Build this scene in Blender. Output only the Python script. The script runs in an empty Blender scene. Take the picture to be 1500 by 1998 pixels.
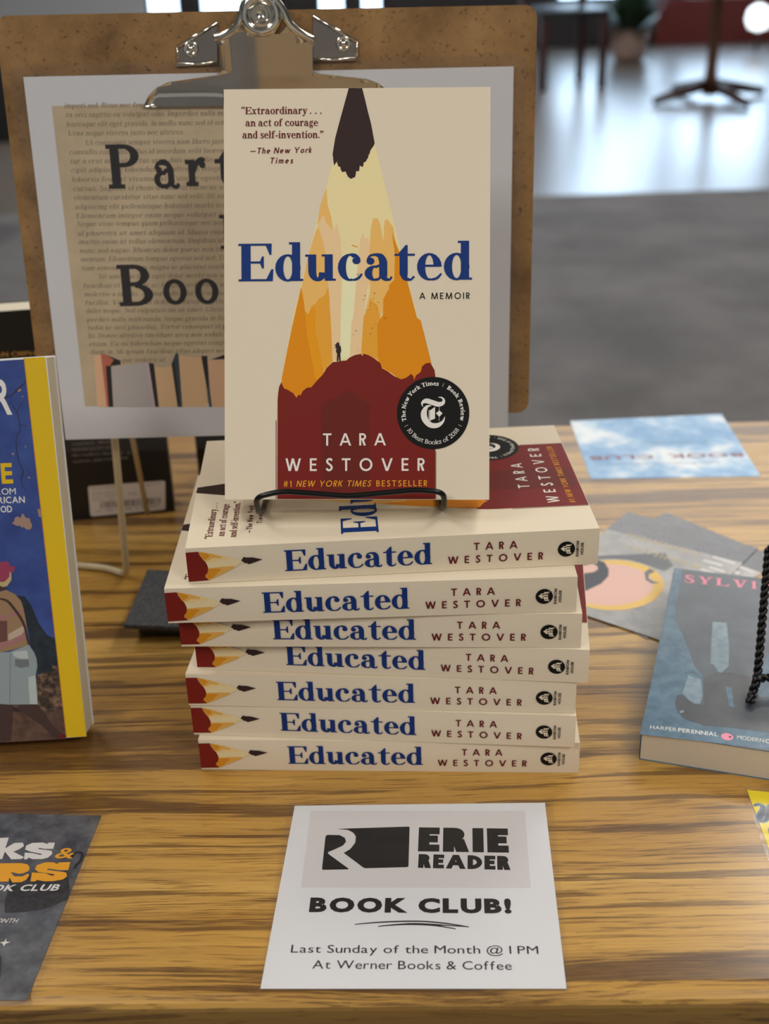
import bpy, bmesh, math, random
from mathutils import Vector, Matrix
from mathutils.geometry import tessellate_polygon
random.seed(7)
PI = math.pi
SC = bpy.context.scene
COL = SC.collection
T = 0.76                     # height of the table top above the floor, in metres
CAM_H = 424.72               # camera height above the table, mm
cos, sin, rad = math.cos, math.sin, math.radians

# ------------------------------------------------------------------ colours and materials
def lin(v):
    v /= 255.0
    return v/12.92 if v <= 0.04045 else ((v+0.055)/1.055)**2.4
def rgb(r, g, b, k=1.0):
    return tuple(min(0.9, lin(x)*k) for x in (r, g, b)) + (1.0,)
MATS = {}
def mat(name, color=(.8, .8, .8, 1), rough=.5, metal=0., spec=.5, coat=0., emit=None, strength=0.):
    if name in MATS: return MATS[name]
    m = bpy.data.materials.new(name); m.use_nodes = True
    b = m.node_tree.nodes['Principled BSDF']
    b.inputs['Base Color'].default_value = color
    b.inputs['Roughness'].default_value = rough
    b.inputs['Metallic'].default_value = metal
    b.inputs['Specular IOR Level'].default_value = spec
    b.inputs['Coat Weight'].default_value = coat
    b.inputs['Coat Roughness'].default_value = .15
    if emit:
        b.inputs['Emission Color'].default_value = emit
        b.inputs['Emission Strength'].default_value = strength
    MATS[name] = m
    return m
def NT(name, rough=.5, spec=.5, **k):
    m = mat(name, rough=rough, spec=spec, **k)
    nt = m.node_tree
    return m, nt, nt.nodes['Principled BSDF']
def nd(nt, kind, **inp):
    n = nt.nodes.new(kind)
    for k, v in inp.items():
        if k.startswith('_'): setattr(n, k[1:], v)
        else: n.inputs[k.replace('_', ' ')].default_value = v
    return n
def ramp(nt, fac, stops, interp='LINEAR'):
    r = nt.nodes.new('ShaderNodeValToRGB'); r.color_ramp.interpolation = interp
    el = r.color_ramp.elements
    while len(el) < len(stops): el.new(0.5)
    for e, (p, c) in zip(el, stops): e.position = p; e.color = c
    nt.links.new(fac, r.inputs[0]); return r.outputs[0]
def coords(nt, scale, kind='Object', rot=(0, 0, 0), loc=(0, 0, 0)):
    tc = nt.nodes.new('ShaderNodeTexCoord'); mp = nt.nodes.new('ShaderNodeMapping')
    mp.inputs['Scale'].default_value = scale; mp.inputs['Rotation'].default_value = rot; mp.inputs['Location'].default_value = loc
    nt.links.new(tc.outputs[kind], mp.inputs[0]); return mp.outputs[0]
def noise(nt, vec, scale=1., detail=4., rough=.5, dist=0.):
    n = nd(nt, 'ShaderNodeTexNoise', Scale=scale, Detail=detail, Roughness=rough, Distortion=dist)
    nt.links.new(vec, n.inputs['Vector']); return n.outputs['Fac']
def mixc(nt, fac, a, b, mode='MIX'):
    n = nt.nodes.new('ShaderNodeMix'); n.data_type = 'RGBA'; n.blend_type = mode
    for sock, v in ((n.inputs[0], fac), (n.inputs[6], a), (n.inputs[7], b)):
        if isinstance(v, (tuple, float, int)): sock.default_value = v
        else: nt.links.new(v, sock)
    return n.outputs[2]
def bump(nt, b, h, strength=.2, dist=.0003):
    n = nd(nt, 'ShaderNodeBump', Strength=strength, Distance=dist)
    nt.links.new(h, n.inputs['Height']); nt.links.new(n.outputs[0], b.inputs['Normal'])

# ------------------------------------------------------------------ mesh collecting
class MB:
    """collects faces in millimetres; build() links them as one mesh object in metres"""
    def __init__(s): s.v = []; s.f = []; s.m = []; s.slots = []; s.sm = []
    def slot(s, m):
        if m not in s.slots: s.slots.append(m)
        return s.slots.index(m)
    def face(s, pts, m, smooth=False):
        i = len(s.v); s.v += [tuple(p) for p in pts]
        s.f.append(tuple(range(i, i+len(pts)))); s.m.append(s.slot(m)); s.sm.append(smooth)
    def faces(s, verts, faces, m, smooth=False):
        i = len(s.v); s.v += [tuple(p) for p in verts]; k = s.slot(m)
        for f in faces: s.f.append(tuple(i+j for j in f)); s.m.append(k); s.sm.append(smooth)
    def box(s, x0, x1, y0, y1, z0, z1, m, bev=0., M=None):
        if bev:
            bm = bmesh.new(); bmesh.ops.create_cube(bm, size=1)
            for v in bm.verts: v.co = Vector(((x0+x1)/2+v.co.x*(x1-x0), (y0+y1)/2+v.co.y*(y1-y0), (z0+z1)/2+v.co.z*(z1-z0)))
            bmesh.ops.bevel(bm, geom=bm.edges[:], offset=bev, segments=3, affect='EDGES', profile=.5)
            bm.verts.index_update()
            vs = [tuple(M @ v.co if M else v.co) for v in bm.verts]; s.faces(vs, [[v.index for v in f.verts] for f in bm.faces], m, True); bm.free(); return
        V = [(x, y, z) for z in (z0, z1) for y in (y0, y1) for x in (x0, x1)]
        if M: V = [tuple(M @ Vector(p)) for p in V]
        s.faces(V, [(0, 2, 3, 1), (4, 5, 7, 6), (0, 1, 5, 4), (2, 6, 7, 3), (0, 4, 6, 2), (1, 3, 7, 5)], m)
    def tube(s, pts, r, m, n=10, caps=True):
        pts = [Vector(p) for p in pts]; rs = r if isinstance(r, (list, tuple)) else [r]*len(pts)
        t = (pts[1]-pts[0]).normalized(); u = t.orthogonal().normalized(); V = []; F = []
        for i, p in enumerate(pts):
            a = pts[max(i-1, 0)]; b = pts[min(i+1, len(pts)-1)]; t = (b-a).normalized()
            u = (u-t*u.dot(t)).normalized(); w = t.cross(u)
            V += [tuple(p+(u*cos(2*PI*k/n)+w*sin(2*PI*k/n))*rs[i]) for k in range(n)]
        for i in range(len(pts)-1):
            F += [(i*n+k, i*n+(k+1) % n, (i+1)*n+(k+1) % n, (i+1)*n+k) for k in range(n)]
        if caps: F += [tuple(range(n))[::-1], tuple((len(pts)-1)*n+k for k in range(n))]
        s.faces(V, F, m, True)
    def lathe(s, prof, m, n=24, c=(0, 0, 0), M=None):
        V = []; F = []
        for (r, z) in prof: V += [(c[0]+r*cos(2*PI*k/n), c[1]+r*sin(2*PI*k/n), c[2]+z) for k in range(n)]
        if M: V = [tuple(M @ Vector(p)) for p in V]
        for i in range(len(prof)-1): F += [(i*n+k, i*n+(k+1) % n, (i+1)*n+(k+1) % n, (i+1)*n+k) for k in range(n)]
        F += [tuple(range(n))[::-1], tuple((len(prof)-1)*n+k for k in range(n))]
        s.faces(V, F, m, True)
    def prism(s, outline, z0, z1, m, f=None):
        n = len(outline); f = f or (lambda x, y, z: (x, y, z))
        tri = tessellate_polygon([[Vector((x, y, 0)) for x, y in outline]])
        s.faces([f(x, y, z1) for x, y in outline], tri, m); s.faces([f(x, y, z0) for x, y in outline], tri, m)
        for i in range(n):
            (a, b), (c, d) = outline[i], outline[(i+1) % n]
            s.face([f(a, b, z0), f(c, d, z0), f(c, d, z1), f(a, b, z1)], m)
    def art(s, A, place, step=.02):
        for (mt, lay, pts, *sub) in A.items:
            V = [place(x, y, step*lay+.0005*(sub[0] if sub else 0)) for x, y in pts]
            if len(pts) <= 4: s.face(V, mt)
            else: s.faces(V, tessellate_polygon([[Vector((x, y, 0)) for x, y in pts]]), mt)
    def build(s, name, parent=None, loc=(0, 0, 0), label=None):
        me = bpy.data.meshes.new(name)
        me.from_pydata([(x/1000, y/1000, z/1000) for x, y, z in s.v], [], s.f)
        for m in s.slots: me.materials.append(MATS[m])
        me.polygons.foreach_set('material_index', s.m); me.polygons.foreach_set('use_smooth', s.sm)
        me.update()
        o = bpy.data.objects.new(name, me); COL.objects.link(o)
        if parent: o.parent = parent
        o.location = tuple(c/1000 for c in loc)
        if label: o['label'] = label
        return o
def W(x, y, z=0): return (x/1000, y/1000, T+z/1000)
def tag(o, label, cat, group=None):
    o['label'] = label; o['category'] = cat
    if group: o['group'] = group
    return o
def thing(name, label, cat, M, group=None):
    o = bpy.data.objects.new(name, None); COL.objects.link(o); o.matrix_world = M; o.empty_display_size = .02
    return tag(o, label, cat, group)
def frame(origin, u, v, n):
    M = Matrix.Identity(4)
    for i, a in enumerate((u, v, n)):
        for j in range(3): M[j][i] = a[j]
    for j in range(3): M[j][3] = W(*origin)[j]
    return M
def lean_frame(c, w, yaw, lean, roll):
    """frame of an upright sheet whose bottom centre is c (mm); x right, y up, z towards the viewer; origin at bottom left"""
    yaw, lean, roll = map(rad, (yaw, lean, roll))
    ux = Vector((cos(yaw), sin(yaw), 0)); b = Vector((-sin(yaw), cos(yaw), 0))
    up = Vector((0, 0, cos(lean)))+b*sin(lean)
    u = ux*cos(roll)+up*sin(roll); v = -ux*sin(roll)+up*cos(roll)
    return Vector(c)-u*w/2, u, v, u.cross(v)

# ------------------------------------------------------------------ flat printed art
def quadmap(src, dst):
    """plane-to-plane map taking the four src points to the four dst points"""
    A = []
    for (x, y), (X, Y) in zip(src, dst):
        A.append([x, y, 1, 0, 0, 0, -X*x, -X*y, X]); A.append([0, 0, 0, x, y, 1, -Y*x, -Y*y, Y])
    n = 8
    for i in range(n):
        p = max(range(i, n), key=lambda r: abs(A[r][i])); A[i], A[p] = A[p], A[i]
        for r in range(n):
            if r != i:
                k = A[r][i]/A[i][i]
                A[r] = [a-k*b for a, b in zip(A[r], A[i])]
    h = [A[i][8]/A[i][i] for i in range(n)]
    def f(x, y):
        w = h[6]*x+h[7]*y+1
        return ((h[0]*x+h[1]*y+h[2])/w, (h[3]*x+h[4]*y+h[5])/w)
    return f
def crop(x0, y0, s): return lambda x, y: (x0+x/s, y0+y/s)
def comp(f, g): return lambda x, y: f(*g(x, y))

def rect(x0, y0, x1, y1): return [(x0, y0), (x1, y0), (x1, y1), (x0, y1)]
def ring(cx, cy, rx, ry, tx, ty, a0=0, a1=360, n=None):
    n = n or max(4, int(abs(a1-a0)/18)); out = []
    P = lambda a, k: (cx+(rx-tx*k)*cos(rad(a)), cy+(ry-ty*k)*sin(rad(a)))
    for i in range(n):
        a, b = a0+(a1-a0)*i/n, a0+(a1-a0)*(i+1)/n
        out.append([P(a, 0), P(b, 0), P(b, 1), P(a, 1)])
    return out
def disc(cx, cy, r, n=12, ry=None): return [[(cx+r*cos(2*PI*i/n), cy+(ry or r)*sin(2*PI*i/n)) for i in range(n)]]
def cat(pts, n=6):
    """Catmull-Rom through tuples"""
    out = []; P = [pts[0]]+list(pts)+[pts[-1]]
    for i in range(1, len(P)-2):
        for k in range(n):
            t = k/n
            out.append(tuple(.5*(2*b+(c-a)*t+(2*a-5*b+4*c-d)*t*t+(3*b-a-3*c+d)*t**3) for a, b, c, d in zip(P[i-1], P[i], P[i+1], P[i+2])))
    out.append(tuple(pts[-1])); return out
def stroke(pts, n=6, smooth=True):
    """pts (x, y, width)"""
    q = cat(pts, n) if smooth else pts; L = []; R = []
    for i, (x, y, w) in enumerate(q):
        a = q[max(i-1, 0)]; b = q[min(i+1, len(q)-1)]
        dx, dy = b[0]-a[0], b[1]-a[1]; l = math.hypot(dx, dy) or 1
        L.append((x-dy/l*w/2, y+dx/l*w/2)); R.append((x+dy/l*w/2, y-dx/l*w/2))
    return [[L[i], L[i+1], R[i+1], R[i]] for i in range(len(q)-1)]
def dia(x0, y0, x1, y1, t): return [(x0, y0), (x0+t, y0), (x1+t, y1), (x1, y1)]

def serif(ch, w=.19, h=.055, X=.7):
    """book serif letters: returns polygons and advance; cap height 1"""
    s = .07; o = []
    def st(x, y0, y1, top='', bot='b'):
        o.append(rect(x, y0, x+w, y1))
        if bot == 'b': o.append(rect(x-s, y0, x+w+s, y0+h))
        if bot == 'r': o.append(rect(x, y0, x+w+s, y0+h))
        if top == 'l': o.append(rect(x-s, y1-h, x+w, y1))
        if top == 'b': o.append(rect(x-s, y1-h, x+w+s, y1))
    def arch(x2, ytop=X):
        rx = .5*(x2+w-(s+w*.75)); o.extend(ring(x2+w-rx, ytop-.27, rx, .28, w, .1, 0, 165))
    m = X/2
    if ch == ' ': return [], .32
    if ch in 'nhm':
        st(s, 0, X if ch != 'h' else 1.03, 'l'); x2 = s+w+.2; arch(x2); st(x2, 0, X-.27); a = x2+w+s
        if ch == 'm':
            x3 = x2+w+.2; o.extend(ring(x3+w-(x3+w-(x2+w*.75))/2, X-.27, .5*(x3+w-(x2+w*.75)), .28, w, .1, 0, 165)); st(x3, 0, X-.27); a = x3+w+s
    elif ch == 'u':
        st(s, .25, X, 'l', ''); x2 = s+w+.2; rx = .5*(x2+w*.3-s)
        o.extend(ring(s+rx, .26, rx, .275, w, .1, 180, 350)); st(x2, 0, X, 'l', 'r'); a = x2+w+s
    elif ch in 'dq':
        o.extend(ring(.3, m, .3, m+.015, w, h)); x = .4
        if ch == 'd': st(x, 0, 1.03, 'l', 'r')
        else: st(x, -.3, X, '', 'b')
        a = x+w+s
    elif ch in 'bp':
        x = s; o.extend(ring(s+w*.6+.29, m, .3, m+.015, w, h)); st(x, 0 if ch == 'b' else -.3, 1.03 if ch == 'b' else X, 'l', 'b' if ch == 'p' else ''); a = s+w*.6+.6
    elif ch in 'oO':
        if ch == 'o': o.extend(ring(.3, m, .3, m+.015, w, h)); a = .6
        else: o.extend(ring(.42, .5, .42, .52, w*1.15, h)); a = .84
    elif ch == 'e':
        o.extend(ring(.29, m, .29, m+.015, w, h, 0, 285)); o.extend(stroke([(.34, .01, h), (.47, .05, h*1.2), (.57, .17, h*.8)])); o.append(rect(.12, m, .56, m+h)); a = .58
    elif ch == 'c':
        o.extend(ring(.29, m, .29, m+.015, w, h, 55, 290)); o.extend(stroke([(.36, .01, h), (.48, .06, h*1.2), (.57, .18, h*.8)])); o.extend(disc(.44, X-.17, w*.52)); o.extend(stroke([(.3, X-.01, h*1.3), (.42, X-.04, h*1.6), (.5, X-.14, h*1.4)])); a = .58
    elif ch == 'a':
        o.extend(disc(.14, X-.19, w*.5)); o.extend(stroke([(.07, X-.17, h), (.13, X-.05, h), (.27, X-.02, h*1.4), (.38, X-.07, w*.8), (.44, X-.2, w)])); x = .44-w/2
        o.append(rect(x, .1, x+w, X-.18)); o.extend(stroke([(x+w/2, .12, w), (x+w*.75, .04, w*.6), (x+w+.06, .02, h), (x+w+.1, .1, h*.8)]))
        o.extend(ring(.24, .19, .24, .205, w*.95, h, 60, 300)); o.extend(stroke([(.28, .37, h), (.38, .41, h), (x+w*.5, .43, h)])); o.extend(stroke([(.26, .01, h), (.34, .05, h), (x+w*.4, .14, h)])); a = x+w+.12
    elif ch == 't':
        x = .12; o.append(rect(x, .16, x+w, X)); o.append([(x, X-.01), (x+w, X-.01), (x+w, X+.23), (x+w*.75, X+.23), (x-.02, X+.02)])
        o.append(rect(0, X-h, x+w+.17, X)); o.extend(stroke([(x+w/2, .18, w), (x+w*.7, .05, w*.65), (x+w+.07, .015, h), (x+w+.15, .1, h)])); a = x+w+.17
    elif ch == 'r':
        st(s, 0, X, 'l'); o.extend(stroke([(s+w*.8, X-.28, h), (s+w+.04, X-.1, h*1.2), (s+w+.16, X-.02, h*1.6), (s+w+.22, X-.06, h*1.6)])); o.extend(disc(s+w+.19, X-.12, w*.5)); a = s+w+.28
    elif ch == 'f':
        x = .1; st(x, 0, .85); o.append(rect(0, X-h, x+w+.14, X)); o.extend(stroke([(x+w/2, .82, w), (x+w*.7, .96, w*.6), (x+w+.1, 1.01, h), (x+w+.2, .95, h*1.4)])); o.extend(disc(x+w+.16, .9, w*.45)); a = x+w+.2
    elif ch in 'il':
        st(s, 0, X if ch == 'i' else 1.03, 'l'); a = s+w+s
        if ch == 'i': o.extend(disc(s+w/2, .93, w*.55))
    elif ch == 'j':
        st(s, -.15, X, 'l', ''); o.extend(disc(s+w/2, .93, w*.55)); o.extend(stroke([(s+w/2, -.14, w), (s+w*.3, -.26, w*.6), (-.05, -.28, h)])); a = s+w+s
    elif ch == 'k':
        st(s, 0, 1.03, 'l'); o.append(dia(s+w-.02, .26, s+w+.26, X, h*1.4)); o.append(dia(s+w+.24, 0, s+w+.05, .4, w)); o.append(rect(s+w+.2, 0, s+w*2+.3, h)); o.append(rect(s+w+.14, X-h, s+w+.4, X)); a = s+w*2+.3
    elif ch == 's':
        o.extend(stroke([(.42, X-.2, h), (.38, X-.06, h), (.24, X-.01, h*1.2), (.11, X-.1, w*.75), (.14, X-.24, w*.9), (.3, X*.47, w), (.4, .21, w*.85), (.36, .07, w*.7), (.22, .01, h*1.2), (.08, .06, h), (.04, .2, h)], 4)); o.append(rect(.4, X-.22, .44, X+.01)); o.append(rect(.02, -.01, .06, .22)); a = .48
    elif ch == 'g':
        o.extend(ring(.25, X-.2, .22, .21, w*.85, h)); o.extend(stroke([(.36, X-.06, h), (.45, X+.01, h*1.4), (.52, X, w*.5)])); o.extend(stroke([(.12, X-.38, h), (.05, X-.5, w*.5), (.14, .1, w*.7), (.36, .08, w*.8), (.5, -.02, w*.7)], 4)); o.extend(ring(.26, -.12, .26, .15, w*.5, h)); a = .56
    elif ch in 'vyw':
        def vee(x): o.append(dia(x+.06, X, x+.25, 0, w)); o.append(dia(x+.5, X, x+.29, 0, h*1.2))
        vee(0); o.append(rect(0, X-h, .33, X)); o.append(rect(.4, X-h, .64, X)); a = .62
        if ch == 'w': vee(.34); o.append(rect(.74, X-h, .98, X)); a = .96
        if ch == 'y': o.extend(stroke([(.31, .04, h*1.2), (.24, -.16, h*1.2), (.15, -.27, h*1.3), (.1, -.24, h*1.2)])); o.extend(disc(.09, -.2, w*.5))
    elif ch in 'xX':
        H = X if ch == 'x' else 1; k = 1 if ch == 'x' else 1.35
        o.append(dia(.05, H, .37*k, 0, w)); o.append(dia(.06, 0, .45*k, H, h*1.2))
        for y in (0, H-h): o.append(rect(0, y, .27*k, y+h)); o.append(rect(.36*k, y, .62*k, y+h))
        a = .62*k
    elif ch == 'z':
        o += [rect(0, 0, .5, h*1.2), rect(0, X-h*1.2, .5, X), dia(0, 0, .5-w, X, w)]; a = .5
    elif ch in 'EFL':
        W2 = w*1.15; o += [rect(s, 0, s+W2, 1), rect(0, 0, s*2+W2, h)]; e = .78
        if ch != 'L': o += [rect(0, 1-h, e, 1), [(e-.04, .7), (e, .7), (e+.01, 1), (e-.13, 1-h)], rect(s+W2, .5-h/2, .6, .5+h/2), [(.6, .34), (.56, .34), (.5, .5), (.56, .66), (.6, .66)]]
        else: o.append(rect(0, 1-h, s*2+W2, 1))
        if ch != 'F': o += [rect(0, 0, e+.02, h), [(e, .32), (e+.045, .32), (e+.03, 0), (e-.12, h)]]
        a = e+.04
    elif ch in 'PRBD':
        W2 = w*1.15; o.append(rect(s, 0, s+W2, 1)); o.append(rect(0, 1-h, s+W2+.1, 1)); o.append(rect(0, 0, s*2+W2, h)); x = s+W2+.08
        if ch == 'D': o.extend(ring(x, .5, .42, .5, W2, h, -90, 90)); o.append(rect(s, 0, x, h)); a = x+.44
        else:
            o.extend(ring(x, .74, .29, .26, W2*.95, h, -90, 90)); o.append(rect(s, .48, x, .48+h)); a = x+.32
            if ch == 'B': o.extend(ring(x, .27, .34, .27, W2, h, -90, 90)); o.append(rect(s, 0, x, h)); o.append(rect(s, .48, x, .48+h)); a = x+.36
            if ch == 'R': o.extend(stroke([(x, .5, h), (x+.15, .44, W2*.8), (x+.2, .2, W2), (x+.26, .05, W2*.6), (x+.36, .03, h)])); a = x+.4
    elif ch in 'T':
        W2 = w*1.15; o += [rect(.4-W2/2, 0, .4+W2/2, 1), rect(.3-W2/2, 0, .5+W2/2, h), rect(0, 1-h, .8, 1), [(0, 1), (0, .7), (.04, .7), (.12, 1)], [(.8, 1), (.8, .7), (.76, .7), (.68, 1)]]; a = .8
    elif ch == 'I':
        st(s, 0, 1, 'b'); a = w+2*s
    elif ch in 'NM':
        W2 = w; k = .58 if ch == 'N' else .72
        o += [rect(s, 0, s+h*1.3, 1), rect(0, 0, s*2+h, h), rect(s*0, 1-h, s+W2, 1)]
        if ch == 'N': o += [dia(s, 1, k, 0, W2), rect(k+W2-h, 0, k+W2, 1), rect(k+W2-.12, 1-h, k+W2+.1, 1)]; a = k+W2+.1
        else: o += [dia(s, 1, k/2+.02, 0, W2), dia(k, 1, k/2+.1, 0, h*1.4), rect(k, 0, k+W2, 1), rect(k-s, 0, k+W2+s, h), rect(k, 1-h, k+W2+s, 1)]; a = k+W2+s
    elif ch in 'VAYUW':
        W2 = w*1.1
        if ch == 'V': o += [dia(.08, 1, .36, 0, W2), dia(.74, 1, .42, 0, h*1.3), rect(0, 1-h, .42, 1), rect(.58, 1-h, .92, 1)]; a = .92
        if ch == 'A': o += [dia(.62, 0, .36, 1, W2), dia(.08, 0, .4, 1, h*1.3), rect(0, 0, .28, h), rect(.52, 0, .94, h), rect(.2, .3, .66, .3+h)]; a = .94
        if ch == 'Y': o += [rect(.4-W2/2, 0, .4+W2/2, .46), rect(.3-W2/2, 0, .5+W2/2, h), dia(.04, 1, .4-W2/2, .42, W2), dia(.74, 1, .42, .42, h*1.3), rect(-.02, 1-h, .34, 1), rect(.56, 1-h, .88, 1)]; a = .86
        if ch == 'U': o += [rect(s, .3, s+W2, 1), rect(0, 1-h, s*2+W2, 1), rect(.7, .3, .7+h*1.3, 1), rect(.6, 1-h, .88, 1)]+ring(s+.33, .31, .35, .33, W2, h*1.5, 180, 360); a = .88
        if ch == 'W': o += [dia(.06, 1, .28, 0, W2), dia(.54, 1, .34, 0, h*1.3), dia(.46, 1, .68, 0, W2), dia(.98, 1, .74, 0, h*1.3), rect(0, 1-h, .36, 1), rect(.84, 1-h, 1.12, 1)]; a = 1.1
    elif ch == 'S':
        o.extend(stroke([(.58, .72, h), (.5, .93, h), (.33, 1, h*1.3), (.15, .87, w*.9), (.18, .66, w), (.42, .47, w*1.1), (.55, .28, w), (.48, .08, w*.8), (.3, .01, h*1.3), (.1, .1, h), (.04, .3, h)], 5)); a = .66
    elif ch in 'CQG':
        o.extend(ring(.4, .5, .4, .52, w*1.15, h, 40, 320)); o.append(rect(.69, .68, .74, 1)); a = .78
    elif ch in '1': st(s+.04, 0, 1); o.append(dia(s-.06, .84, s+.08, 1, h*1.5)); a = w+s*2+.1
    elif ch in '0': o.extend(ring(.28, .5, .28, .51, w, h)); a = .58
    elif ch in '8': o.extend(ring(.27, .26, .27, .27, w, h)+ring(.27, .75, .23, .26, w*.9, h)); a = .56
    elif ch in '2': o.extend(stroke([(.08, .72, w*.7), (.14, .94, h*1.4), (.3, .99, h*1.5), (.43, .82, w), (.38, .55, w*.8), (.18, .28, w*.5), (.06, .08, w*.5)])); o.append(rect(.03, 0, .5, h*2)); a = .54
    elif ch in '.': o.extend(disc(.12, .09, w*.52)); a = .24
    elif ch in ',': o.extend(disc(.12, .09, w*.5)); o.extend(stroke([(.16, .06, w*.4), (.08, -.12, h)])); a = .24
    elif ch in '-': o.append(rect(.04, .26, .34, .26+h*2)); a = .38
    elif ch in '\u201c\u201d':
        for x in (.1, .34):
            q = 1 if ch == '\u201c' else -1; o.extend(disc(x, .89-.03*q, w*.6)); o.extend(stroke([(x-.07*q, .88, w*.5), (x+.06*q, .88+.2*q, h*1.2)], smooth=False))
        a = .48
    elif ch == '|': o.append(rect(.05, 0, .05+h*1.3, 1)); a = .2
    else: return serif('x', w, h, X)
    return o, a+.05

def geo(ch, t=.15):
    """round geometric sans capitals, stroke t"""
    o = []; h2 = t/2
    V = lambda x: rect(x, 0, x+t, 1)
    Hb = lambda x0, x1, y: rect(x0, y, x1, y+t*.92)
    if ch == ' ': return [], .35
    if ch in 'EFL':
        e = .5+t*.3; o = [V(0)]
        if ch != 'F': o.append(Hb(0, e, 0))
        if ch != 'L': o += [Hb(0, e, 1-t*.92), Hb(0, e*.92, .5-t*.4)]
        a = e
    elif ch == 'I': o = [V(0)]; a = t
    elif ch == 'T': o = [V(.3-h2+t*.3), Hb(0, .6+t*.6, 1-t*.92)]; a = .6+t*.6
    elif ch == 'H': o = [V(0), V(.6), Hb(0, .6, .5-h2)]; a = .6+t
    elif ch == 'O': o = ring(.51, .5, .51, .52, t, t); a = 1.02
    elif ch == 'C': o = ring(.51, .5, .51, .52, t, t, 48, 312); a = .88
    elif ch == 'A': o = [dia(0, 0, .4-t*.1, 1, t*1.05), dia(.82-t*.2, 0, .42-t*.1, 1, t*1.05), Hb(.18, .7, .24)]; a = .82+t*.85
    elif ch == 'V': o = [dia(0, 1, .34, 0, t*1.08), dia(.72, 1, .36, 0, t*1.08)]; a = .72+t
    elif ch == 'W': o = [dia(0, 1, .24, 0, t*1.05), dia(.5, 1, .26, 0, t*1.05), dia(.5, 1, .78, 0, t*1.05), dia(1.06, 1, .8, 0, t*1.05)]; a = 1.06+t
    elif ch == 'M': o = [dia(0, 0, .1, 1, t), dia(.1, 1, .44, 0, t), dia(.82, 1, .46, 0, t), dia(.9, 0, .8, 1, t)]; a = .9+t
    elif ch == 'N': o = [V(0), V(.62), dia(0, 1, .6, 0, t*1.15)]; a = .62+t
    elif ch == 'Y': o = [rect(.36, 0, .36+t, .45), dia(0, 1, .36, .4, t*1.1), dia(.7, 1, .36, .4, t*1.1)]; a = .72+t
    elif ch == 'K': o = [V(0), dia(.1, .42, .46, 1, t*1.2), dia(.52, 0, .18, .55, t*1.2)]; a = .54+t*1.2
    elif ch in 'PRBD':
        o = [V(0)]; x = .24+t*.3
        if ch == 'D': o += ring(.2, .5, .5+t*.3, .5, t, t*.95, -90, 90)+[Hb(0, .2, 0), Hb(0, .2, 1-t*.95)]; a = .72+t*.3
        else:
            y = .44 if ch != 'B' else .47
            o += ring(x, (1+y)/2, .27, (1-y)/2, t, t*.92, -90, 90)+[Hb(0, x, y), Hb(0, x, 1-t*.92)]; a = x+.27
            if ch == 'R': o.append(dia(x+.1-t*.2, 0, x-.1, y+t*.3, t*1.15)); a = max(x+.27, x+.1+t*.95)
            if ch == 'B': o += ring(x+.02, (y+t*.92)/2, .3, (y+t*.92)/2, t, t*.92, -90, 90)+[Hb(0, x+.02, 0)]; a = x+.33
    elif ch == 'U': o = [rect(0, .3, t, 1), rect(.64, .3, .64+t, 1)]+ring(.32+h2, .31, .32+h2, .33, t, t, 180, 360); a = .64+t
    elif ch == 'S': o = stroke([(.5, .82, t), (.38, .94, t), (.2, .91, t), (.11, .76, t), (.2, .6, t), (.38, .46, t), (.48, .27, t), (.38, .1, t), (.2, .06, t), (.05, .2, t)], 4); a = .56
    elif ch == '1': o = [V(.15), dia(0, .78, .17, 1, t)]; a = .15+t
    elif ch == '#': o = [dia(.1, 0, .22, 1, t*.7), dia(.38, 0, .5, 1, t*.7), rect(0, .3, .66, .3+t*.7), rect(.04, .6, .7, .6+t*.7)]; a = .72
    elif ch == '\u2014': o = [rect(0, .33, .9, .33+t*.8)]; a = .95
    elif ch in 'he':
        if ch == 'h': o = [V(0), rect(.36, 0, .36+t, .45)]+ring(.18+h2, .42, .18+h2, .25, t, t, 0, 180); a = .36+t
        else: o = ring(.3, .33, .3, .34, t, t, 0, 310)+[rect(.05, .28, .58, .28+t*.8)]; a = .6
    elif ch == 'o': o = ring(.32, .33, .32, .34, t, t); a = .64
    elif ch == 'r': o = [rect(0, 0, t, .66)]+ring(t+.16, .42, .2, .25, t, t, 40, 150); a = .36
    elif ch == 'k': o = [V(0), dia(.08, .28, .3, .66, t), dia(.32, 0, .12, .4, t)]; a = .34+t
    elif ch == 'w': o = [dia(0, .66, .18, 0, t), dia(.38, .66, .2, 0, t), dia(.38, .66, .56, 0, t), dia(.76, .66, .58, 0, t)]; a = .76+t
    elif ch == 'i': o = [rect(0, 0, t, .66)]+disc(h2, .86, t*.6); a = t
    elif ch == 'm': o = [rect(0, 0, t, .66), rect(.32, 0, .32+t, .42), rect(.64, 0, .64+t, .42)]+ring(.16+h2, .42, .16+h2, .25, t, t, 0, 170)+ring(.48+h2, .42, .16+h2, .25, t, t, 0, 170); a = .64+t
    elif ch == 's': o = stroke([(.34, .52, t), (.24, .6, t), (.1, .54, t), (.13, .4, t), (.28, .3, t), (.34, .16, t), (.22, .06, t), (.05, .1, t)], 4); a = .4
    else: return geo('O', t)
    return o, a+.1

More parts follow.
